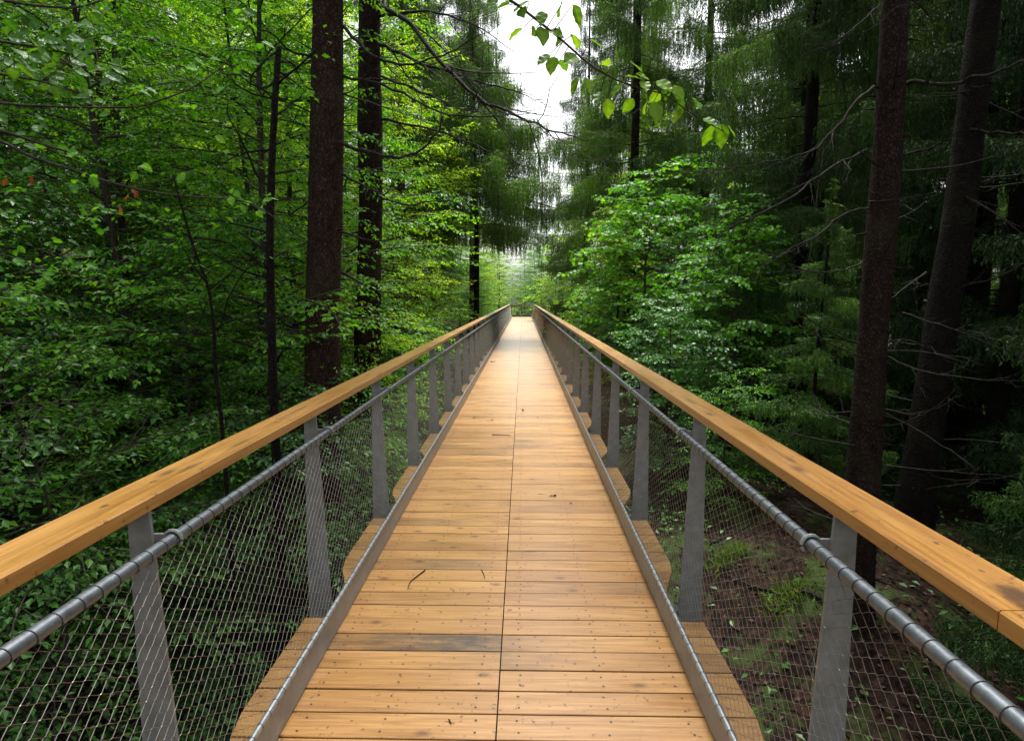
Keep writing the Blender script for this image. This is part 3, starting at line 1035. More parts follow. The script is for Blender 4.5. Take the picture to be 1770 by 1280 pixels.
big_spruce('dark spruce trunk just behind the thick reddish trunk on the left', (637, 600), (640, 0), 10.6, 44, 'spruce_bark', 27, 13.5, 32, [
    ([(655, 10, 10.6), (720, 60, 9.6), (800, 150, 8.8), (880, 195, 8.2), (960, 225, 7.8), (1020, 245, 7.5)], 0.030, 0.004, 12),
    ([(655, 75, 10.6), (720, 105, 9.8), (800, 135, 9.0), (870, 155, 8.6), (940, 175, 8.2)], 0.024, 0.003, 10),
    ([(655, 205, 10.6), (740, 225, 9.8), (820, 250, 9.2), (900, 285, 8.8)], 0.018, 0.003, 8),
    ([(655, 130, 10.6), (730, 160, 9.8), (790, 185, 9.4), (850, 195, 9.0)], 0.018, 0.003, 8),
    ([(655, 30, 10.6), (730, 20, 9.8), (810, 40, 9.2), (890, 90, 8.8)], 0.020, 0.003, 10),
    ([(655, 340, 10.6), (710, 352, 10.2), (765, 345, 10.0), (810, 360, 9.8)], 0.014, 0.003, 5),
    ([(625, 420, 10.6), (600, 440, 10.3), (570, 430, 10.0)], 0.012, 0.003, 3),
], n_dead=16, thick=1.4)
# --- right hand trunks
big_spruce('tall slightly leaning dark red-brown spruce trunk close beyond the right handrail', (1490, 860), (1549, 0), 6.6, 51, 'spruce_bark', 25, 12.0, 33, [
    ([(1512, 150, 6.6), (1480, 175, 6.4), (1440, 225, 6.3), (1390, 265, 6.2), (1300, 285, 6.1), (1180, 300, 6.0)], 0.020, 0.003, 6),
    ([(1500, 258, 6.6), (1430, 295, 6.4), (1360, 345, 6.2), (1290, 380, 6.1), (1180, 425, 6.0)], 0.018, 0.003, 6),
    ([(1570, 140, 6.6), (1640, 142, 6.2), (1700, 130, 6.0), (1780, 105, 5.8)], 0.026, 0.012, 4),
    ([(1520, 10, 6.6), (1480, 45, 6.4), (1440, 75, 6.3), (1380, 95, 6.2)], 0.014, 0.003, 5),
    ([(1500, 360, 6.6), (1460, 370, 6.4), (1410, 410, 6.3), (1360, 435, 6.2), (1300, 470, 6.1)], 0.015, 0.003, 6),
    ([(1490, 455, 6.6), (1440, 468, 6.4), (1390, 465, 6.3), (1340, 445, 6.2), (1315, 433, 6.2)], 0.013, 0.003, 3),
    ([(1560, 540, 6.6), (1640, 565, 6.2), (1700, 590, 6.1), (1790, 620, 6.0)], 0.012, 0.004, 4),
    ([(1530, 615, 6.6), (1590, 640, 6.3), (1680, 655, 6.0), (1790, 660, 5.9)], 0.012, 0.004, 4),
    ([(1520, 710, 6.6), (1570, 735, 6.3), (1630, 770, 6.0), (1670, 800, 5.9), (1690, 830, 5.9), (1670, 842, 5.9)], 0.012, 0.004, 3),
    ([(1520, 705, 6.6), (1580, 715, 6.3), (1630, 700, 6.1), (1655, 678, 6.0)], 0.012, 0.003, 3),
    ([(1500, 350, 6.6), (1560, 345, 6.3), (1640, 325, 6.0)], 0.014, 0.004, 4),
    ([(1555, 270, 6.6), (1610, 255, 6.3), (1660, 225, 6.0)], 0.014, 0.004, 4),
], n_dead=28)
big_spruce('almost black trunk farthest right, behind the leaning spruce', (1596, 780), (1706, 0), 8.2, 53, 'dark_bark', 27, 13.0, 34, [
    ([(1660, 220, 8.2), (1740, 230, 7.6), (1800, 235, 7.3)], 0.022, 0.01, 5),
    ([(1640, 500, 8.2), (1720, 480, 7.6), (1790, 440, 7.3)], 0.018, 0.006, 5),
    ([(1650, 330, 8.2), (1720, 370, 7.6), (1790, 420, 7.3)], 0.018, 0.006, 5),
    ([(1600, 600, 8.2), (1560, 585, 7.8), (1545, 600, 7.7)], 0.012, 0.003, 4),
    ([(1600, 470, 8.2), (1560, 500, 8.0), (1530, 525, 7.8)], 0.016, 0.004, 4),
    ([(1630, 560, 8.2), (1700, 580, 7.8), (1790, 610, 7.5)], 0.016, 0.006, 5),
], n_dead=28)
def stem(label, name, pix, r0, r1, twigs, seed, boughs=()):
    rng = np.random.default_rng(seed)
    a, b = at(*pix[0]), at(*pix[1])
    d = (a - b) / max(0.1, (b - a)[2])
    g0 = np.array([a[0], a[1], float(gz(a[0], a[1])) - 0.1])
    t = thing(name, label, 'tree', tuple(g0))
    P = [np.zeros(3)] + [at(*p) - g0 for p in pix]
    P = np.array(P)
    tt = np.linspace(0, len(P) - 1, (len(P) - 1) * 6 + 1)
    Q = np.stack([np.interp(tt, np.arange(len(P)), P[:, c]) for c in range(3)], -1)
    for _ in range(3):
        Q[1:-1] = (Q[:-2] + 2 * Q[1:-1] + Q[2:]) / 4
    mb = MB()
    mb.tube(Q, np.linspace(r0, r1, len(Q)), 10, wob=0.04, rng=rng)
    mb.build('trunk', M['dark_bark'], t, smooth=True)
    lv = MB()
    for k in range(twigs):
        i = rng.integers(len(Q) // 3, len(Q))
        pth = limb_path(Q[i], rng.uniform(0, 6.28), rng.uniform(-.1, .8), rng.uniform(.4, 1.3), rng, 8, rng.uniform(-.8, .3), 0.15)
        w_ = MB()
        w_.tube(pth, np.linspace(r0 * 0.25, 0.002, len(pth)), 5)
        spray(lv, w_, pth, rng, 0.16, 0.3, 0.075, 0.06, 0.1, 0.5, start=0.4, wood_r=0.002)
        w_.build('branch', M['dark_bark'], t, smooth=True)
    for (px_, ra, rb) in boughs:
        bough(t, px_, ra, rb, M['dark_bark'], rng, 4)
    lv.build('leaves', M['leaf_mid'], t)
    return t


stem('thin dark upright stem with a broken top left of the thick reddish trunk', 'slender_tree', [(474, 720, 5.6), (469, 560, 5.6), (466, 400, 5.6), (470, 280, 5.6), (476, 160, 5.6), (482, 82, 5.6)], 0.048, 0.026, 7, 61,
     [([(480, 90, 5.6), (455, 110, 5.5), (440, 130, 5.5), (432, 148, 5.5)], 0.01, 0.004), ([(476, 170, 5.6), (430, 160, 5.4), (390, 130, 5.3)], 0.009, 0.003), ([(468, 470, 5.6), (440, 452, 5.4), (400, 500, 5.3), (375, 575, 5.2)], 0.010, 0.005)])
stem('thin crooked sapling stem in front of the leafy left wall', 'slender_tree', [(386, 750, 5.0), (372, 640, 5.0), (370, 570, 5.0), (362, 500, 5.0), (335, 430, 5.0), (315, 360, 5.0), (298, 300, 5.0)], 0.020, 0.007, 8, 62,
     [([(372, 570, 5.0), (400, 555, 4.9), (450, 548, 4.9), (540, 550, 4.8)], 0.008, 0.003), ([(362, 500, 5.0), (400, 470, 4.9), (440, 440, 4.9)], 0.007, 0.002)])
# thinner reddish boles deeper in on the left
big_spruce('slim red-brown spruce bole seen between the left trunks and the walk', (693, 460), (694, 120), 24, 15, 'red_bark', 25, 9.5, 35, [], n_dead=8)
big_spruce('slimmer red-brown bole farther back, right of the other slim one', (718, 460), (717, 120), 29, 14, 'red_bark', 25, 9.0, 36, [], n_dead=8)

# --- broadleaf trees and saplings left
SPEC = [
    # kind, x, y, scale, rz, leaf, label
    ('beech_a', -3.55, 8.2, 0.9, 0.4, None, 'slender dark-stemmed beech standing left of the thick reddish trunk'),
    ('beech_b', -6.4, 9.5, 1.05, 1.9, None, 'leafy mid-green beech filling the view above the left handrail'),
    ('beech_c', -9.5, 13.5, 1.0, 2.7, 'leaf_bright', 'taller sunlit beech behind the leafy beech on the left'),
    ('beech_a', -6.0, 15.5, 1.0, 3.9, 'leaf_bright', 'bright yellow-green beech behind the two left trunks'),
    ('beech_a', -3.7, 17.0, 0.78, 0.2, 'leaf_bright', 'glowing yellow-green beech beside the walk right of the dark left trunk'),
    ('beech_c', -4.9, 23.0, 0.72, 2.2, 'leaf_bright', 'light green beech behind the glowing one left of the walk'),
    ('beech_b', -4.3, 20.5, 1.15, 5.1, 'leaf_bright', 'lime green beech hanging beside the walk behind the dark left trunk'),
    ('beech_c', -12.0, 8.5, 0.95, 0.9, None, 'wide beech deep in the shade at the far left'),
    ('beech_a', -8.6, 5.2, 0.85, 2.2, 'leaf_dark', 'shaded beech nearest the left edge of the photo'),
    ('beech_b', -4.9, 32.0, 1.1, 0.2, 'leaf_mid', 'green beech by the far end of the left railing'),
    ('beech_a', -14.5, 17.0, 1.1, 4.4, None, 'beech at the back of the left slope'),
    ('beech_c', -10.5, 24.0, 1.0, 1.2, 'leaf_bright', 'pale green beech high on the left slope'),
    ('beech_b', -15.0, 28.0, 1.2, 3.0, None, 'distant beech at the back of the left slope among spruces'),
    ('beech_a', 4.4, 40.0, 1.0, 5.6, 'leaf_bright', 'light green tree beside the far end of the walk on the right'),
    ('beech_c', 5.6, 27.0, 0.8, 2.0, 'leaf_bright', 'bright leafy tree behind the maple on the right'),
    ('beech_b', 9.0, 19.0, 0.85, 4.0, 'leaf_mid', 'green broadleaf among the spruces on the right'),
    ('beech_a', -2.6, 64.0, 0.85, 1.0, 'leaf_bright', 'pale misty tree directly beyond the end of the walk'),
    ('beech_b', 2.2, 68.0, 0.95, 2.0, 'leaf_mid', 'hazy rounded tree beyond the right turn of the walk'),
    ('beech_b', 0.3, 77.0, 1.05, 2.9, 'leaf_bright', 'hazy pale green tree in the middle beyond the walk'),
    ('beech_a', -3.7, 46.0, 0.75, 4.9, 'leaf_bright', 'bright green tree pressing on the left end of the railing'),
    ('beech_b', -3.4, 40.0, 0.8, 3.9, 'leaf_bright', 'bright tree left of the walk shortly before its end'),
    ('beech_b', 3.3, 47.0, 0.75, 0.4, 'leaf_bright', 'bright green tree at the right bend of the walk'),
    ('beech_a', -2.2, 57.0, 0.8, 0.7, 'leaf_bright', 'green tree behind the left corner of the end railing'),
    ('beech_a', 6.5, 62.0, 0.85, 0.9, 'leaf_mid', 'green tree behind the right turn of the walk'),
    ('beech_a', -3.9, 12.6, 1.0, 0.9, 'leaf_mid', 'green beech right behind the dark left trunk'),
    ('beech_b', -5.2, 11.8, 0.95, 2.3, 'leaf_mid', 'beech between the slender stem and the left trunks'),
    ('beech_a', -7.9, 11.6, 1.0, 5.3, 'leaf_mid', 'beech on the slope left of the slender stem'),
    ('beech_b', -10.2, 10.4, 1.0, 3.3, 'leaf_mid', 'beech above the darkest part of the left undergrowth'),
    ('beech_c', -7.0, 19.5, 0.9, 0.3, 'leaf_bright', 'yellowish beech high behind the slender stem'),
    ('beech_a', -8.8, 17.4, 1.0, 2.3, 'leaf_bright', 'light green beech in the upper left of the photo'),
    ('beech_b', -12.4, 13.2, 1.1, 1.3, 'leaf_mid', 'beech closing the view at the upper left edge'),
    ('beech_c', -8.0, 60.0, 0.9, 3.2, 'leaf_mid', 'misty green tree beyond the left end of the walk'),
]
for (k, x, y, s, rz, lf, lab) in SPEC:
    plant(k, 'beech_tree', lab, 'tree', x, y, s, rz, leaf=lf)
for (k, x, y, s, rz, lf, lab) in [
    ('maple', 3.3, 16.0, 1.05, 0.3, 'leaf_mid', 'broad-leaved maple leaning against the right railing in mid view'),
    ('maple', 3.0, 11.6, 0.60, 1.3, 'leaf_blue', 'bluish glossy maple bush just beyond the right handrail'),
    ('maple', 3.4, 20.0, 1.0, 2.4, 'leaf_bright', 'yellow-green maple farther along the right railing'),
    ('maple', 4.9, 13.2, 0.85, 5.2, 'leaf_mid', 'green maple between the bluish bush and the leaning trunk'),
    ('maple', 6.3, 19.5, 1.25, 0.9, 'leaf_mid', 'tall green maple behind the other maples on the right'),
    ('maple', 6.6, 16.0, 1.0, 4.4, 'leaf_mid', 'green maple standing behind the maples by the right railing'),
]:
    plant(k, 'maple_tree', lab, 'tree', x, y, s, rz, leaf=lf)
SAP = [
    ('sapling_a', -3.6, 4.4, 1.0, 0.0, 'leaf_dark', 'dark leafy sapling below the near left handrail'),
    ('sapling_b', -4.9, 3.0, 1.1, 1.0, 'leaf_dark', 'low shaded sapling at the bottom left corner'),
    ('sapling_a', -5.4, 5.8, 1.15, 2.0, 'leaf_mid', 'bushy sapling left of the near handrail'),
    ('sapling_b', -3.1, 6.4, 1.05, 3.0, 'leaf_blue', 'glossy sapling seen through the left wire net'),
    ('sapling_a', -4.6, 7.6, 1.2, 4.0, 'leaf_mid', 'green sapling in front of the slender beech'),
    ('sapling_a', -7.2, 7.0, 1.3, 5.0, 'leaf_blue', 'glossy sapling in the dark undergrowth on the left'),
    ('sapling_b', -6.6, 4.2, 1.2, 0.5, 'leaf_blue', 'wide low sapling far down at the left edge'),
    ('sapling_a', -3.0, 11.6, 1.05, 1.5, 'leaf_bright', 'bright sapling whose twigs overhang the left handrail'),
    ('sapling_b', -2.7, 9.4, 0.85, 2.5, 'leaf_mid', 'small sapling at the foot of the thick reddish trunk'),
    ('sapling_b', -2.9, 15.0, 0.9, 3.5, 'leaf_mid', 'sapling by the middle of the left railing'),
    ('sapling_a', -3.6, 18.0, 1.0, 4.5, 'leaf_bright', 'pale sapling farther along the left railing'),
    ('sapling_a', -8.5, 11.0, 1.3, 0.8, 'leaf_mid', 'sapling on the slope behind the slender beech'),
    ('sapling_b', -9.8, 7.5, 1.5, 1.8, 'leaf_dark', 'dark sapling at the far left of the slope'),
    ('sapling_b', 3.6, 10.0, 0.7, 2.2, 'leaf_mid', 'small sapling on the bank seen through the right net'),
    ('sapling_b', 2.6, 24.0, 1.0, 0.2, 'leaf_mid', 'sapling beside the far part of the right railing'),
]
for (k, x, y, s, rz, lf, lab) in SAP:
    plant(k, 'beech_sapling', lab, 'sapling', x, y, s, rz, leaf=lf)

# --- spruces with hanging curtains
for (k, x, y, s, rz, lf, lab) in [
    ('spruce_hang', -1.85, 24.0, 1.0, 0.3, 'needle_light', 'spruce with hanging boughs in front of the sky gap, left of the walk'),
    ('spruce_c', -2.5, 30.0, 0.9, 4.1, 'needle_light', 'tall pale green spruce bordering the sky gap on the left'),
    ('spruce_a', -5.6, 36.0, 1.0, 1.3, None, 'tall hanging spruce left of the sky gap'),
    ('spruce_a', 4.2, 22.5, 1.0, 2.6, 'needle_light', 'dark-trunked hanging spruce right of the sky gap'),
    ('spruce_c', 7.3, 24.0, 1.0, 3.6, 'needle_light', 'red-trunked spruce with pale hanging curtains on the right'),
    ('spruce_b', 3.6, 33.0, 1.0, 4.0, None, 'spruce standing by the far right railing'),
    ('spruce_a', 7.0, 14.5, 0.95, 5.0, None, 'large spruce curtain between the maples and the leaning trunk'),
    ('spruce_b', 9.5, 11.5, 1.0, 0.7, 'needle_shaded', 'dark spruce filling the view behind the leaning trunk'),
    ('spruce_c', 12.0, 15.5, 1.0, 1.7, 'needle_shaded', 'spruce behind the black trunk on the far right'),
    ('spruce_b', 11.5, 8.0, 1.0, 2.7, 'needle_shaded', 'shaded spruce at the right edge of the photo'),
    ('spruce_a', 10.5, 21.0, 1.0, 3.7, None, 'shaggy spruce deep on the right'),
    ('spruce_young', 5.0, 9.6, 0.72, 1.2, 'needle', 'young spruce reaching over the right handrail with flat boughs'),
    ('spruce_young', 7.2, 6.6, 0.75, 2.2, 'needle_shaded', 'young dark spruce below the right handrail'),
    ('spruce_young', 4.6, 4.6, 0.62, 4.2, 'needle_shaded', 'dark young spruce under the handrail at the bottom right'),
    ('spruce_young', 5.9, 3.9, 0.8, 5.2, 'needle_shaded', 'dark spruce top at the lower right edge of the photo'),
    ('spruce_b', 8.2, 4.6, 0.9, 1.9, 'needle_shaded', 'near spruce whose boughs darken the right edge'),
    ('spruce_b', 10.7, 14.0, 1.0, 3.3, 'needle_shaded', 'dark spruce seen between the two right trunks'),
    ('spruce_b', 9.6, 7.6, 0.95, 4.6, 'needle_shaded', 'dense spruce behind the lower part of the almost black trunk'),
    ('spruce_b', 8.2, 17.5, 1.0, 0.4, None, 'spruce between the bright maple and the leaning trunk'),
    ('spruce_b', 12.6, 10.8, 1.05, 5.9, 'needle_shaded', 'spruce closing the gap right of the almost black trunk'),
]:
    plant(k, 'spruce_tree', lab, 'tree', x, y, s, rz, leaf=lf)

# --- the closed forest behind
rng = np.random.default_rng(77)
placed = []


def scatter(n, xr, yr, kinds, name, label, group, leafs, smin, smax, gap=2.6):
    k = 0
    tries = 0
    while k < n and tries < 4000:
        tries += 1
        x, y = rng.uniform(*xr), rng.uniform(*yr)
        if any((x - a) ** 2 + (y - b) ** 2 < gap * gap for a, b in placed):
            continue
        placed.append((x, y))
        kd = kinds[rng.integers(len(kinds))]
        plant(kd, name, label, 'tree', x, y, rng.uniform(smin, smax), rng.uniform(0, 6.28), group, leafs[rng.integers(len(leafs))])
        k += 1


scatter(22, (-34, -15), (4, 50), ['spruce_a', 'spruce_b'], 'spruce_tree', 'dim spruce deep in the closed forest on the left', 'spruces deep in the left forest', [None], 0.9, 1.2)
scatter(16, (-22, -9), (16, 56), ['beech_a', 'beech_c', 'beech_b'], 'beech_tree', 'green beech deep in the closed forest on the left', 'beeches deep in the left forest', [None, 'leaf_bright', None], 0.95, 1.25)
scatter(30, (12, 36), (3, 50), ['spruce_a', 'spruce_b', 'spruce_c'], 'spruce_tree', 'dim spruce deep in the closed forest on the right', 'spruces deep in the right forest', [None, None, 'needle_light'], 0.9, 1.2)
scatter(8, (5, 16), (28, 58), ['spruce_c', 'beech_c'], 'forest_tree', 'tree in the distance right of the walk', 'distant trees right of the walk', [None], 0.85, 1.05)
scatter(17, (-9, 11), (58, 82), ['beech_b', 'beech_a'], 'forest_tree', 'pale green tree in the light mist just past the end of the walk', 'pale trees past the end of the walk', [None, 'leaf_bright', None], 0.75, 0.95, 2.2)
scatter(14, (-9.5, -2.4), (19, 54), ['sapling_a', 'sapling_b'], 'beech_sapling', 'green sapling in the undergrowth along the far left railing', 'saplings along the far left railing', [None, 'leaf_bright', None], 1.0, 1.5, 1.5)
scatter(18, (2.4, 13), (17, 54), ['sapling_a', 'sapling_b', 'maple'], 'beech_sapling', 'leafy sapling in the undergrowth along the far right railing', 'saplings along the far right railing', [None, 'leaf_bright', None], 0.9, 1.4, 1.5)
scatter(14, (-14, -5), (12, 30), ['sapling_a', 'sapling_b'], 'beech_sapling', 'sapling on the shady left slope among the beeches', 'saplings on the left slope', [None, 'leaf_dark', None], 1.1, 1.6, 1.5)
scatter(12, (7.5, 20), (5, 24), ['spruce_young'], 'spruce_tree', 'dim young spruce in the black undergrowth on the right', 'young trees in the right undergrowth', ['needle_shaded'], 0.9, 1.4, 1.5)
scatter(12, (-26, 30), (78, 100), ['beech_b', 'beech_c', 'beech_a'], 'forest_tree', 'faint tree in the mist beyond the walk', 'faint trees in the mist', [None], 0.8, 1.1)

# --- the beech whose branches hang into the picture from close by
rng = np.random.default_rng(91)
bx, by = -4.3, 1.3
fb = thing('beech_tree', 'beech just outside the left edge whose large leaves hang into the top of the photo', 'tree', (bx, by, float(gz(bx, by)) - 0.2))
base = np.array(fb.location)
mb = MB()
zs = np.linspace(0, 1, 16)
mb.tube(np.stack([0.1 * np.sin(zs * 4), 0.08 * np.cos(zs * 5), zs * 11], -1), 0.13 * (1 - 0.85 * zs), 12, wob=0.03, rng=rng)
mb.build('trunk', M['beech_bark'], fb, smooth=True)


def leafy(pix, r0, r1, leaf_pix, size, mat, extra=0, lead=None):
    P = [at(*p) - base for p in pix]
    if lead is not None:
        P = [np.array(l, float) for l in lead] + P
    P = np.array(P)
    n = len(P)
    tt = np.linspace(0, n - 1, (n - 1) * 4 + 1)
    Q = np.stack([np.interp(tt, np.arange(n), P[:, c]) for c in range(3)], -1)
    Q[1:-1] = (Q[:-2] + 2 * Q[1:-1] + Q[2:]) / 4
    w = MB()
    w.tube(Q, np.linspace(r0, r1, len(Q)), 6)
    lv = MB()
    pts, dirs = [], []
    for (lx, ly, ld, ang) in leaf_pix:
        p = at(lx, ly, ld) - base
        j = np.argmin(np.linalg.norm(Q - p, axis=1))
        w.sticks([Q[j]], [p], 0.0018, 0.0012, 4)
        d = at(lx + 20 * math.cos(ang), ly + 20 * math.sin(ang), ld + rng.normal(0, .03)) - base - p
        pts.append(p)
        dirs.append(d)
    for e in range(extra):
        j = rng.integers(len(Q) // 3, len(Q))
        p = Q[j] + rng.normal(0, 0.09, 3)
        w.sticks([Q[j]], [p], 0.0018, 0.0012, 4)
        for m in range(3):
            pts.append(p + rng.normal(0, .02, 3))
            d = rng.normal(0, 1, 3)
            d[2] = -abs(d[2]) * 0.5
            dirs.append(d)
    k = len(pts)
    N = np.stack([rng.normal(0, .6, k), rng.normal(-0.7, .5, k), rng.uniform(.3, 1.2, k)], -1)
    lv.blades(pts, dirs, N, size * rng.uniform(0.75, 1.15, k), 0.68, np.clip(rng.normal(.5, .22, k), 0, 1), True)
    b = w.build('branch', M['beech_bark'], fb, smooth=True)
    lv.build('leaves', mat, b)


TOPB = [(883, 0, 2.3), (936, 41, 2.3), (973, 71, 2.3), (1014, 108, 2.3), (1058, 136, 2.3), (1105, 152, 2.3), (1150, 163, 2.3), (1200, 200, 2.3), (1265, 235, 2.3)]
LP = [(938, 20, 1.7), (915, 2, 2.6), (972, 5, 1.9), (990, 8, 1.2), (905, 48, 2.5), (925, 50, 1.9), (935, 46, 1.4), (968, 46, 1.7), (990, 60, 1.2),
      (950, 95, 2.5), (958, 98, 1.8), (968, 104, 1.0), (1000, 135, 2.0), (1014, 135, 1.3), (1040, 108, 0.2), (1062, 112, 1.5), (1090, 108, 0.6), (1098, 128, 0.3), (1112, 140, 1.2),
      (1135, 140, 0.5), (1150, 145, 1.5), (1163, 148, 1.0), (1175, 165, 1.6), (1120, 172, 1.9), (1095, 170, 2.2), (1038, 158, 1.9), (1050, 170, 1.5), (1130, 175, 1.4), (1195, 168, 0.8),
      (1205, 175, 1.5), (1247, 214, 1.6), (1258, 218, 0.9), (1022, 70, 0.5), (880, 8, 2.9), (860, -5, 2.4), (1215, 205, 0.4), (1230, 215, 1.9), (1180, 188, 2.2), (1078, 142, 2.3), (996, 96, 2.6), (1080, 132, 0.1), (1140, 160, 2.4), (948, 52, 0.4), (900, 15, 1.2)]
leafy(TOPB, 0.006, 0.0015, [(a, b, 2.3, c) for a, b, c in LP], 0.080, M['leaf_hang'], lead=[(0.0, 0.05, 9.0), (2.0, 0.6, 7.9)])
leafy([(-60, 205, 2.9), (0, 225, 2.9), (60, 245, 2.9), (115, 262, 2.9)], 0.012, 0.006, [], 0.07, M['leaf_dark'], 8, lead=[(0.05, 0.0, 5.9)])
leafy([(-60, 232, 3.2), (0, 242, 3.2), (50, 270, 3.2), (120, 292, 3.2), (180, 312, 3.2), (230, 326, 3.2), (300, 338, 3.3), (420, 346, 3.4), (460, 365, 3.5), (520, 410, 3.6)], 0.011, 0.002, [], 0.06, M['leaf_mid'], 14, lead=[(0.05, 0.0, 5.7)])
leafy([(-60, 170, 3.0), (30, 182, 3.0), (150, 186, 3.0), (240, 186, 3.05), (330, 155, 3.1), (390, 112, 3.2), (425, 48, 3.3)], 0.008, 0.002, [], 0.065, M['leaf_mid'], 16, lead=[(0.05, 0.0, 6.2)])
leafy([(-60, 60, 2.6), (20, 75, 2.6), (100, 88, 2.6), (170, 105, 2.6), (235, 125, 2.6)], 0.008, 0.002, [], 0.07, M['leaf_dark'], 22, lead=[(0.05, 0.0, 6.6)])
leafy([(-60, 120, 2.4), (10, 130, 2.4), (70, 140, 2.4), (130, 160, 2.4)], 0.007, 0.002, [], 0.07, M['leaf_dark'], 16, lead=[(0.05, 0.0, 6.4)])
leafy([(-60, -10, 3.0), (60, 10, 3.0), (130, 15, 3.0), (180, 0, 3.0)], 0.008, 0.003, [], 0.065, M['leaf_dark'], 14, lead=[(0.05, 0.0, 7.2)])
leafy([(-60, 690, 3.6), (40, 699, 3.7), (140, 696, 3.9)], 0.008, 0.003, [], 0.06, M['leaf_mid'], 3, lead=[(0.05, 0.05, 3.6)])
leafy([(-60, 430, 3.0), (10, 440, 3.0), (90, 470, 3.0), (190, 490, 3.1)], 0.007, 0.002, [], 0.06, M['leaf_mid'], 18, lead=[(0.05, 0.05, 5.2)])
# a few rust coloured leaves hang on one of these twigs
mb = MB()
pts = np.array([at(x, y, 3.25) - base for x, y in ((228, 326), (238, 330), (206, 352), (208, 358), (55, 305), (222, 334), (12, 308))])
mb.blades(pts, rng.normal(0, 1, pts.shape) - [0, 0, 1.2], rng.normal(0, 1, pts.shape), 0.05, 0.5, rng.random(len(pts)), True)
mb.build('withered_leaves', M['rust_leaf'], fb)

# ------------------------------------------------------------------ forest floor cover
rng = np.random.default_rng(8)
n = 26000
x = rng.uniform(-11, 10, n)
y = rng.uniform(0.5, 26, n)
P = np.stack([x, y, gz(x, y) + 0.015], -1)
mb = MB()
mb.blades(P, np.stack([rng.normal(0, 1, n), rng.normal(0, 1, n), rng.normal(0, .25, n)], -1), UP[None] + rng.normal(0, .5, (n, 3)), rng.uniform(.05, .10, n), 0.6, rng.random(n))
tag(mb.build('leaf_litter', M['litter']), 'brown dead leaves covering the forest floor', 'leaf litter', kind='stuff')
n = 5200
x = rng.uniform(-9, 9, n)
y = rng.uniform(1, 20, n)
az = rng.uniform(0, 6.28, n)
ln = rng.uniform(.06, .45, n)
A = np.stack([x, y, gz(x, y) + 0.02], -1)
x2, y2 = x + ln * np.cos(az), y + ln * np.sin(az)
mb = MB()
mb.sticks(A, np.stack([x2, y2, gz(x2, y2) + rng.uniform(.015, .06, n)], -1), rng.uniform(.003, .008, n), 0.002, 4)
tag(mb.build('twig_litter', M['dead_wood']), 'thin dead twigs strewn over the forest floor', 'twig litter', kind='stuff')
n = 60000
x = rng.uniform(-12, 11, n)
y = rng.uniform(1, 30, n)
patch = np.sin(x * 1.3 + 2 * np.sin(y * .6)) + np.cos(y * 1.1 + np.sin(x * .8) * 1.7) + rng.normal(0, .5, n)
k = patch > 0.55
x, y = x[k], y[k]
n = len(x)
hh = rng.uniform(0.03, 0.32, n)
P = np.stack([x, y, gz(x, y) + hh], -1)
mb = MB()
mb.blades(P, np.stack([rng.normal(0, 1, n), rng.normal(0, 1, n), rng.normal(-.1, .3, n)], -1), UP[None] + rng.normal(0, .4, (n, 3)), rng.uniform(.06, .12, n), 0.55, np.clip(rng.normal(.45, .25, n), 0, 1))
tag(mb.build('ground_cover', M['leaf_dark']), 'low green plants covering the forest floor beside the bridge', 'ground cover', kind='stuff')


def grass_tuft(px, py, Y, size, label, seed):
    rng = np.random.default_rng(seed)
    p = at(px, py, Y)
    p[2] = float(gz(p[0], p[1]))
    t = thing('grass_tuft', label, 'grass tuft', tuple(p))
    mb = MB()
    n = 420
    r = rng.normal(0, size * 0.55, (n, 2)) * [1.5, 1.0]
    r = np.clip(r, -1.5 * size, 1.5 * size)
    B = np.stack([r[:, 0], r[:, 1], gz(p[0] + r[:, 0], p[1] + r[:, 1]) - p[2]], -1)
    mb.blades(B, np.stack([rng.normal(0, .6, n), rng.normal(0, .6, n), rng.uniform(.4, 1, n)], -1), rng.normal(0, 1, (n, 3)), rng.uniform(.05, .22, n), 0.09, rng.random(n))
    mb.build('blades', M['grass'], t)


grass_tuft(1365, 1030, 7.0, 0.2, 'bright green tuft on the brown bank nearest the right post', 1)
grass_tuft(1255, 985, 8.0, 0.18, 'dim tuft on the upper part of the right bank', 3)
grass_tuft(690, 780, 12.0, 0.45, 'pale grass tuft seen through the left net beside the trunk foot', 5)
grass_tuft(640, 820, 9.5, 0.35, 'small grass tuft below the left net', 6)

def fallen_branch(x, y, L, az, label, seed):
    rng = np.random.default_rng(seed)
    pth = limb_path((0, 0, 0), az, 0, L, rng, 10, 0, 0.12)
    z0 = float(gz(x, y))
    pth[:, 2] = gz(x + pth[:, 0], y + pth[:, 1]) - z0 + 0.03
    mb = MB()
    mb.tube(pth, np.linspace(0.028, 0.008, len(pth)), 7, wob=0.06, rng=rng)
    for k in range(5):
        i = rng.integers(2, 10)
        q = limb_path(pth[i], az + rng.choice([-1, 1]) * rng.uniform(.4, .9), rng.uniform(0, .4), L * rng.uniform(.15, .35), rng, 5, -.3, .15)
        mb.tube(q, np.linspace(0.01, 0.003, len(q)), 5)
    t = mb.build('fallen_branch', M['dead_wood'], smooth=True)
    t.location = (x, y, z0)
    tag(t, label, 'branch')


fallen_branch(3.9, 6.6, 1.6, 2.2, 'dead branch lying across the brown bank right of the bridge', 1)
fallen_branch(3.0, 8.6, 1.2, 0.4, 'short dead branch higher on the right bank near the tufts', 2)
fallen_branch(3.1, 5.2, 1.3, 1.2, 'dead branch at the foot of the right bank close to the camera', 3)
fallen_branch(-3.2, 12.5, 1.8, 2.6, 'dead branch on the forest floor seen through the left net', 4)

# ------------------------------------------------------------------ debris lying on the deck
rng = np.random.default_rng(3)


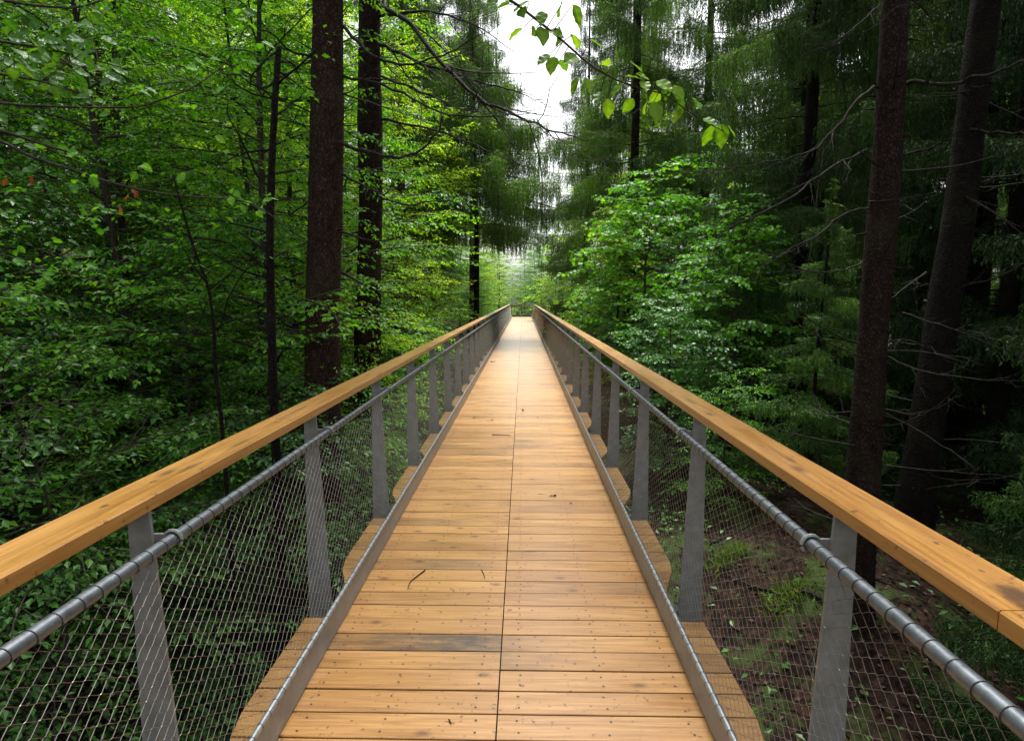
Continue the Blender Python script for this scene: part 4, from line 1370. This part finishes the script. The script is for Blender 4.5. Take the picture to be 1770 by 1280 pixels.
def on_deck(px, py):
    lo, hi = 1.0, 60.0
    for _ in range(50):
        m = (lo + hi) / 2
        if at(px, py, m)[2] > 0:
            lo = m
        else:
            hi = m
    p = at(px, py, lo)
    return p[0], p[1]


def twig(pxs, r, label):
    pts = np.array([(*on_deck(*p), r + 0.002) for p in pxs])
    c = pts.mean(0)
    mb = MB()
    tt = np.linspace(0, len(pts) - 1, 9)
    Q = np.stack([np.interp(tt, np.arange(len(pts)), pts[:, k] - c[k]) for k in range(3)], -1)
    Q[1:-1] = (Q[:-2] + Q[1:-1] * 2 + Q[2:]) / 4
    Q[:, 2] = 0
    mb.tube(Q, np.linspace(r, r * 0.5, 9), 6)
    o = mb.build('fallen_twig', M['dead_wood'], smooth=True)
    o.location = c
    tag(o, label, 'twig')


twig([(735, 986), (722, 996), (708, 1006), (705, 1018)], 0.004, 'dark curved twig lying on the left half of the deck')
twig([(776, 1245), (780, 1252)], 0.004, 'short black twig on the deck close to the camera')
twig([(832, 985), (836, 992), (838, 1000)], 0.003, 'small pale twig on the deck left of the centre seam')
twig([(850, 752), (868, 752), (884, 753)], 0.006, 'little dark twig on the middle deck near the seam')


def fleaf(px, py, s, label):
    x, y = on_deck(px, py)
    mb = MB()
    k = 3
    mb.blades(np.zeros((k, 3)), np.stack([rng.normal(0, 1, k), rng.normal(0, 1, k), np.full(k, .25)], -1), UP[None] + rng.normal(0, .4, (k, 3)), s, 0.6, rng.random(k) * .2, True)
    o = mb.build('fallen_leaf', M['litter'])
    o.location = (x, y, 0.006 + s * 0.05)
    tag(o, label, 'leaf')


fleaf(956, 858, 0.035, 'dark crumpled leaf on the right half of the deck')
fleaf(904, 710, 0.05, 'dark leaf by the centre seam in the middle distance')
fleaf(852, 626, 0.08, 'dark leaf on the far left part of the deck')
fleaf(851, 727, 0.035, 'tiny dark leaf among crumbs left of the seam')
fleaf(818, 723, 0.03, 'tiny dark crumb leaf at the left of the middle deck')
fleaf(930, 722, 0.03, 'tiny dark leaf right of the seam in mid deck')
fleaf(985, 870, 0.02, 'speck-like leaf right of the crumpled leaf')

# ------------------------------------------------------------------ light, sky, air
w = bpy.data.worlds.new('World')
sc.world = w
w.use_nodes = True
nt = w.node_tree
for n_ in list(nt.nodes):
    nt.nodes.remove(n_)
EL, AZ = R(72), R(12)        # sun ahead of the camera, a little to the right
sky = nd(nt, 'ShaderNodeTexSky', sky_type='NISHITA', sun_disc=False, sun_elevation=EL, sun_rotation=AZ)
sky.air_density, sky.dust_density = 1.0, 4.0
hs = nd(nt, 'ShaderNodeHueSaturation')
hs.inputs['Saturation'].default_value = 0.12
bg = nd(nt, 'ShaderNodeBackground')
bg.inputs['Strength'].default_value = 0.075
out = nd(nt, 'ShaderNodeOutputWorld')
nt.links.new(sky.outputs[0], hs.inputs['Color'])
nt.links.new(hs.outputs[0], bg.inputs['Color'])
nt.links.new(bg.outputs[0], out.inputs['Surface'])

sun = bpy.data.lights.new('sun', 'SUN')
sun.energy = 2.4
sun.angle = R(25)
sun.color = (1.0, 0.96, 0.9)
so = bpy.data.objects.new('sun', sun)
col.objects.link(so)
so.rotation_euler = (math.pi / 2 - EL, 0, math.pi - AZ)
so.location = (0, 0, 40)

HAZE = True
if HAZE:
    mb = MB()
    mb.box(-200, 200, -60, 240, -60, 40)
    m, nt = new_mat('haze')
    pv = nd(nt, 'ShaderNodeVolumePrincipled')
    pv.inputs['Color'].default_value = (0.95, 0.97, 0.97, 1)
    pv.inputs['Density'].default_value = 0.0001
    o = nd(nt, 'ShaderNodeOutputMaterial')
    nt.links.new(pv.outputs[0], o.inputs['Volume'])
    hz = mb.build('haze', m)
    hz['kind'] = 'stuff'

sc.view_settings.view_transform = 'Standard'
sc.view_settings.look = 'None'
sc.view_settings.gamma = 1
sc.view_settings.exposure = 2.15
cy = sc.cycles
cy.use_denoising = True
cy.denoising_input_passes = 'RGB_ALBEDO_NORMAL'
cy.denoising_prefilter = 'NONE'
try:
    cy.denoiser = 'OPENIMAGEDENOISE'
except Exception:
    pass
cy.max_bounces = 6
cy.diffuse_bounces = 3
cy.glossy_bounces = 3
cy.transmission_bounces = 5
cy.volume_bounces = 0
cy.sample_clamp_indirect = 6
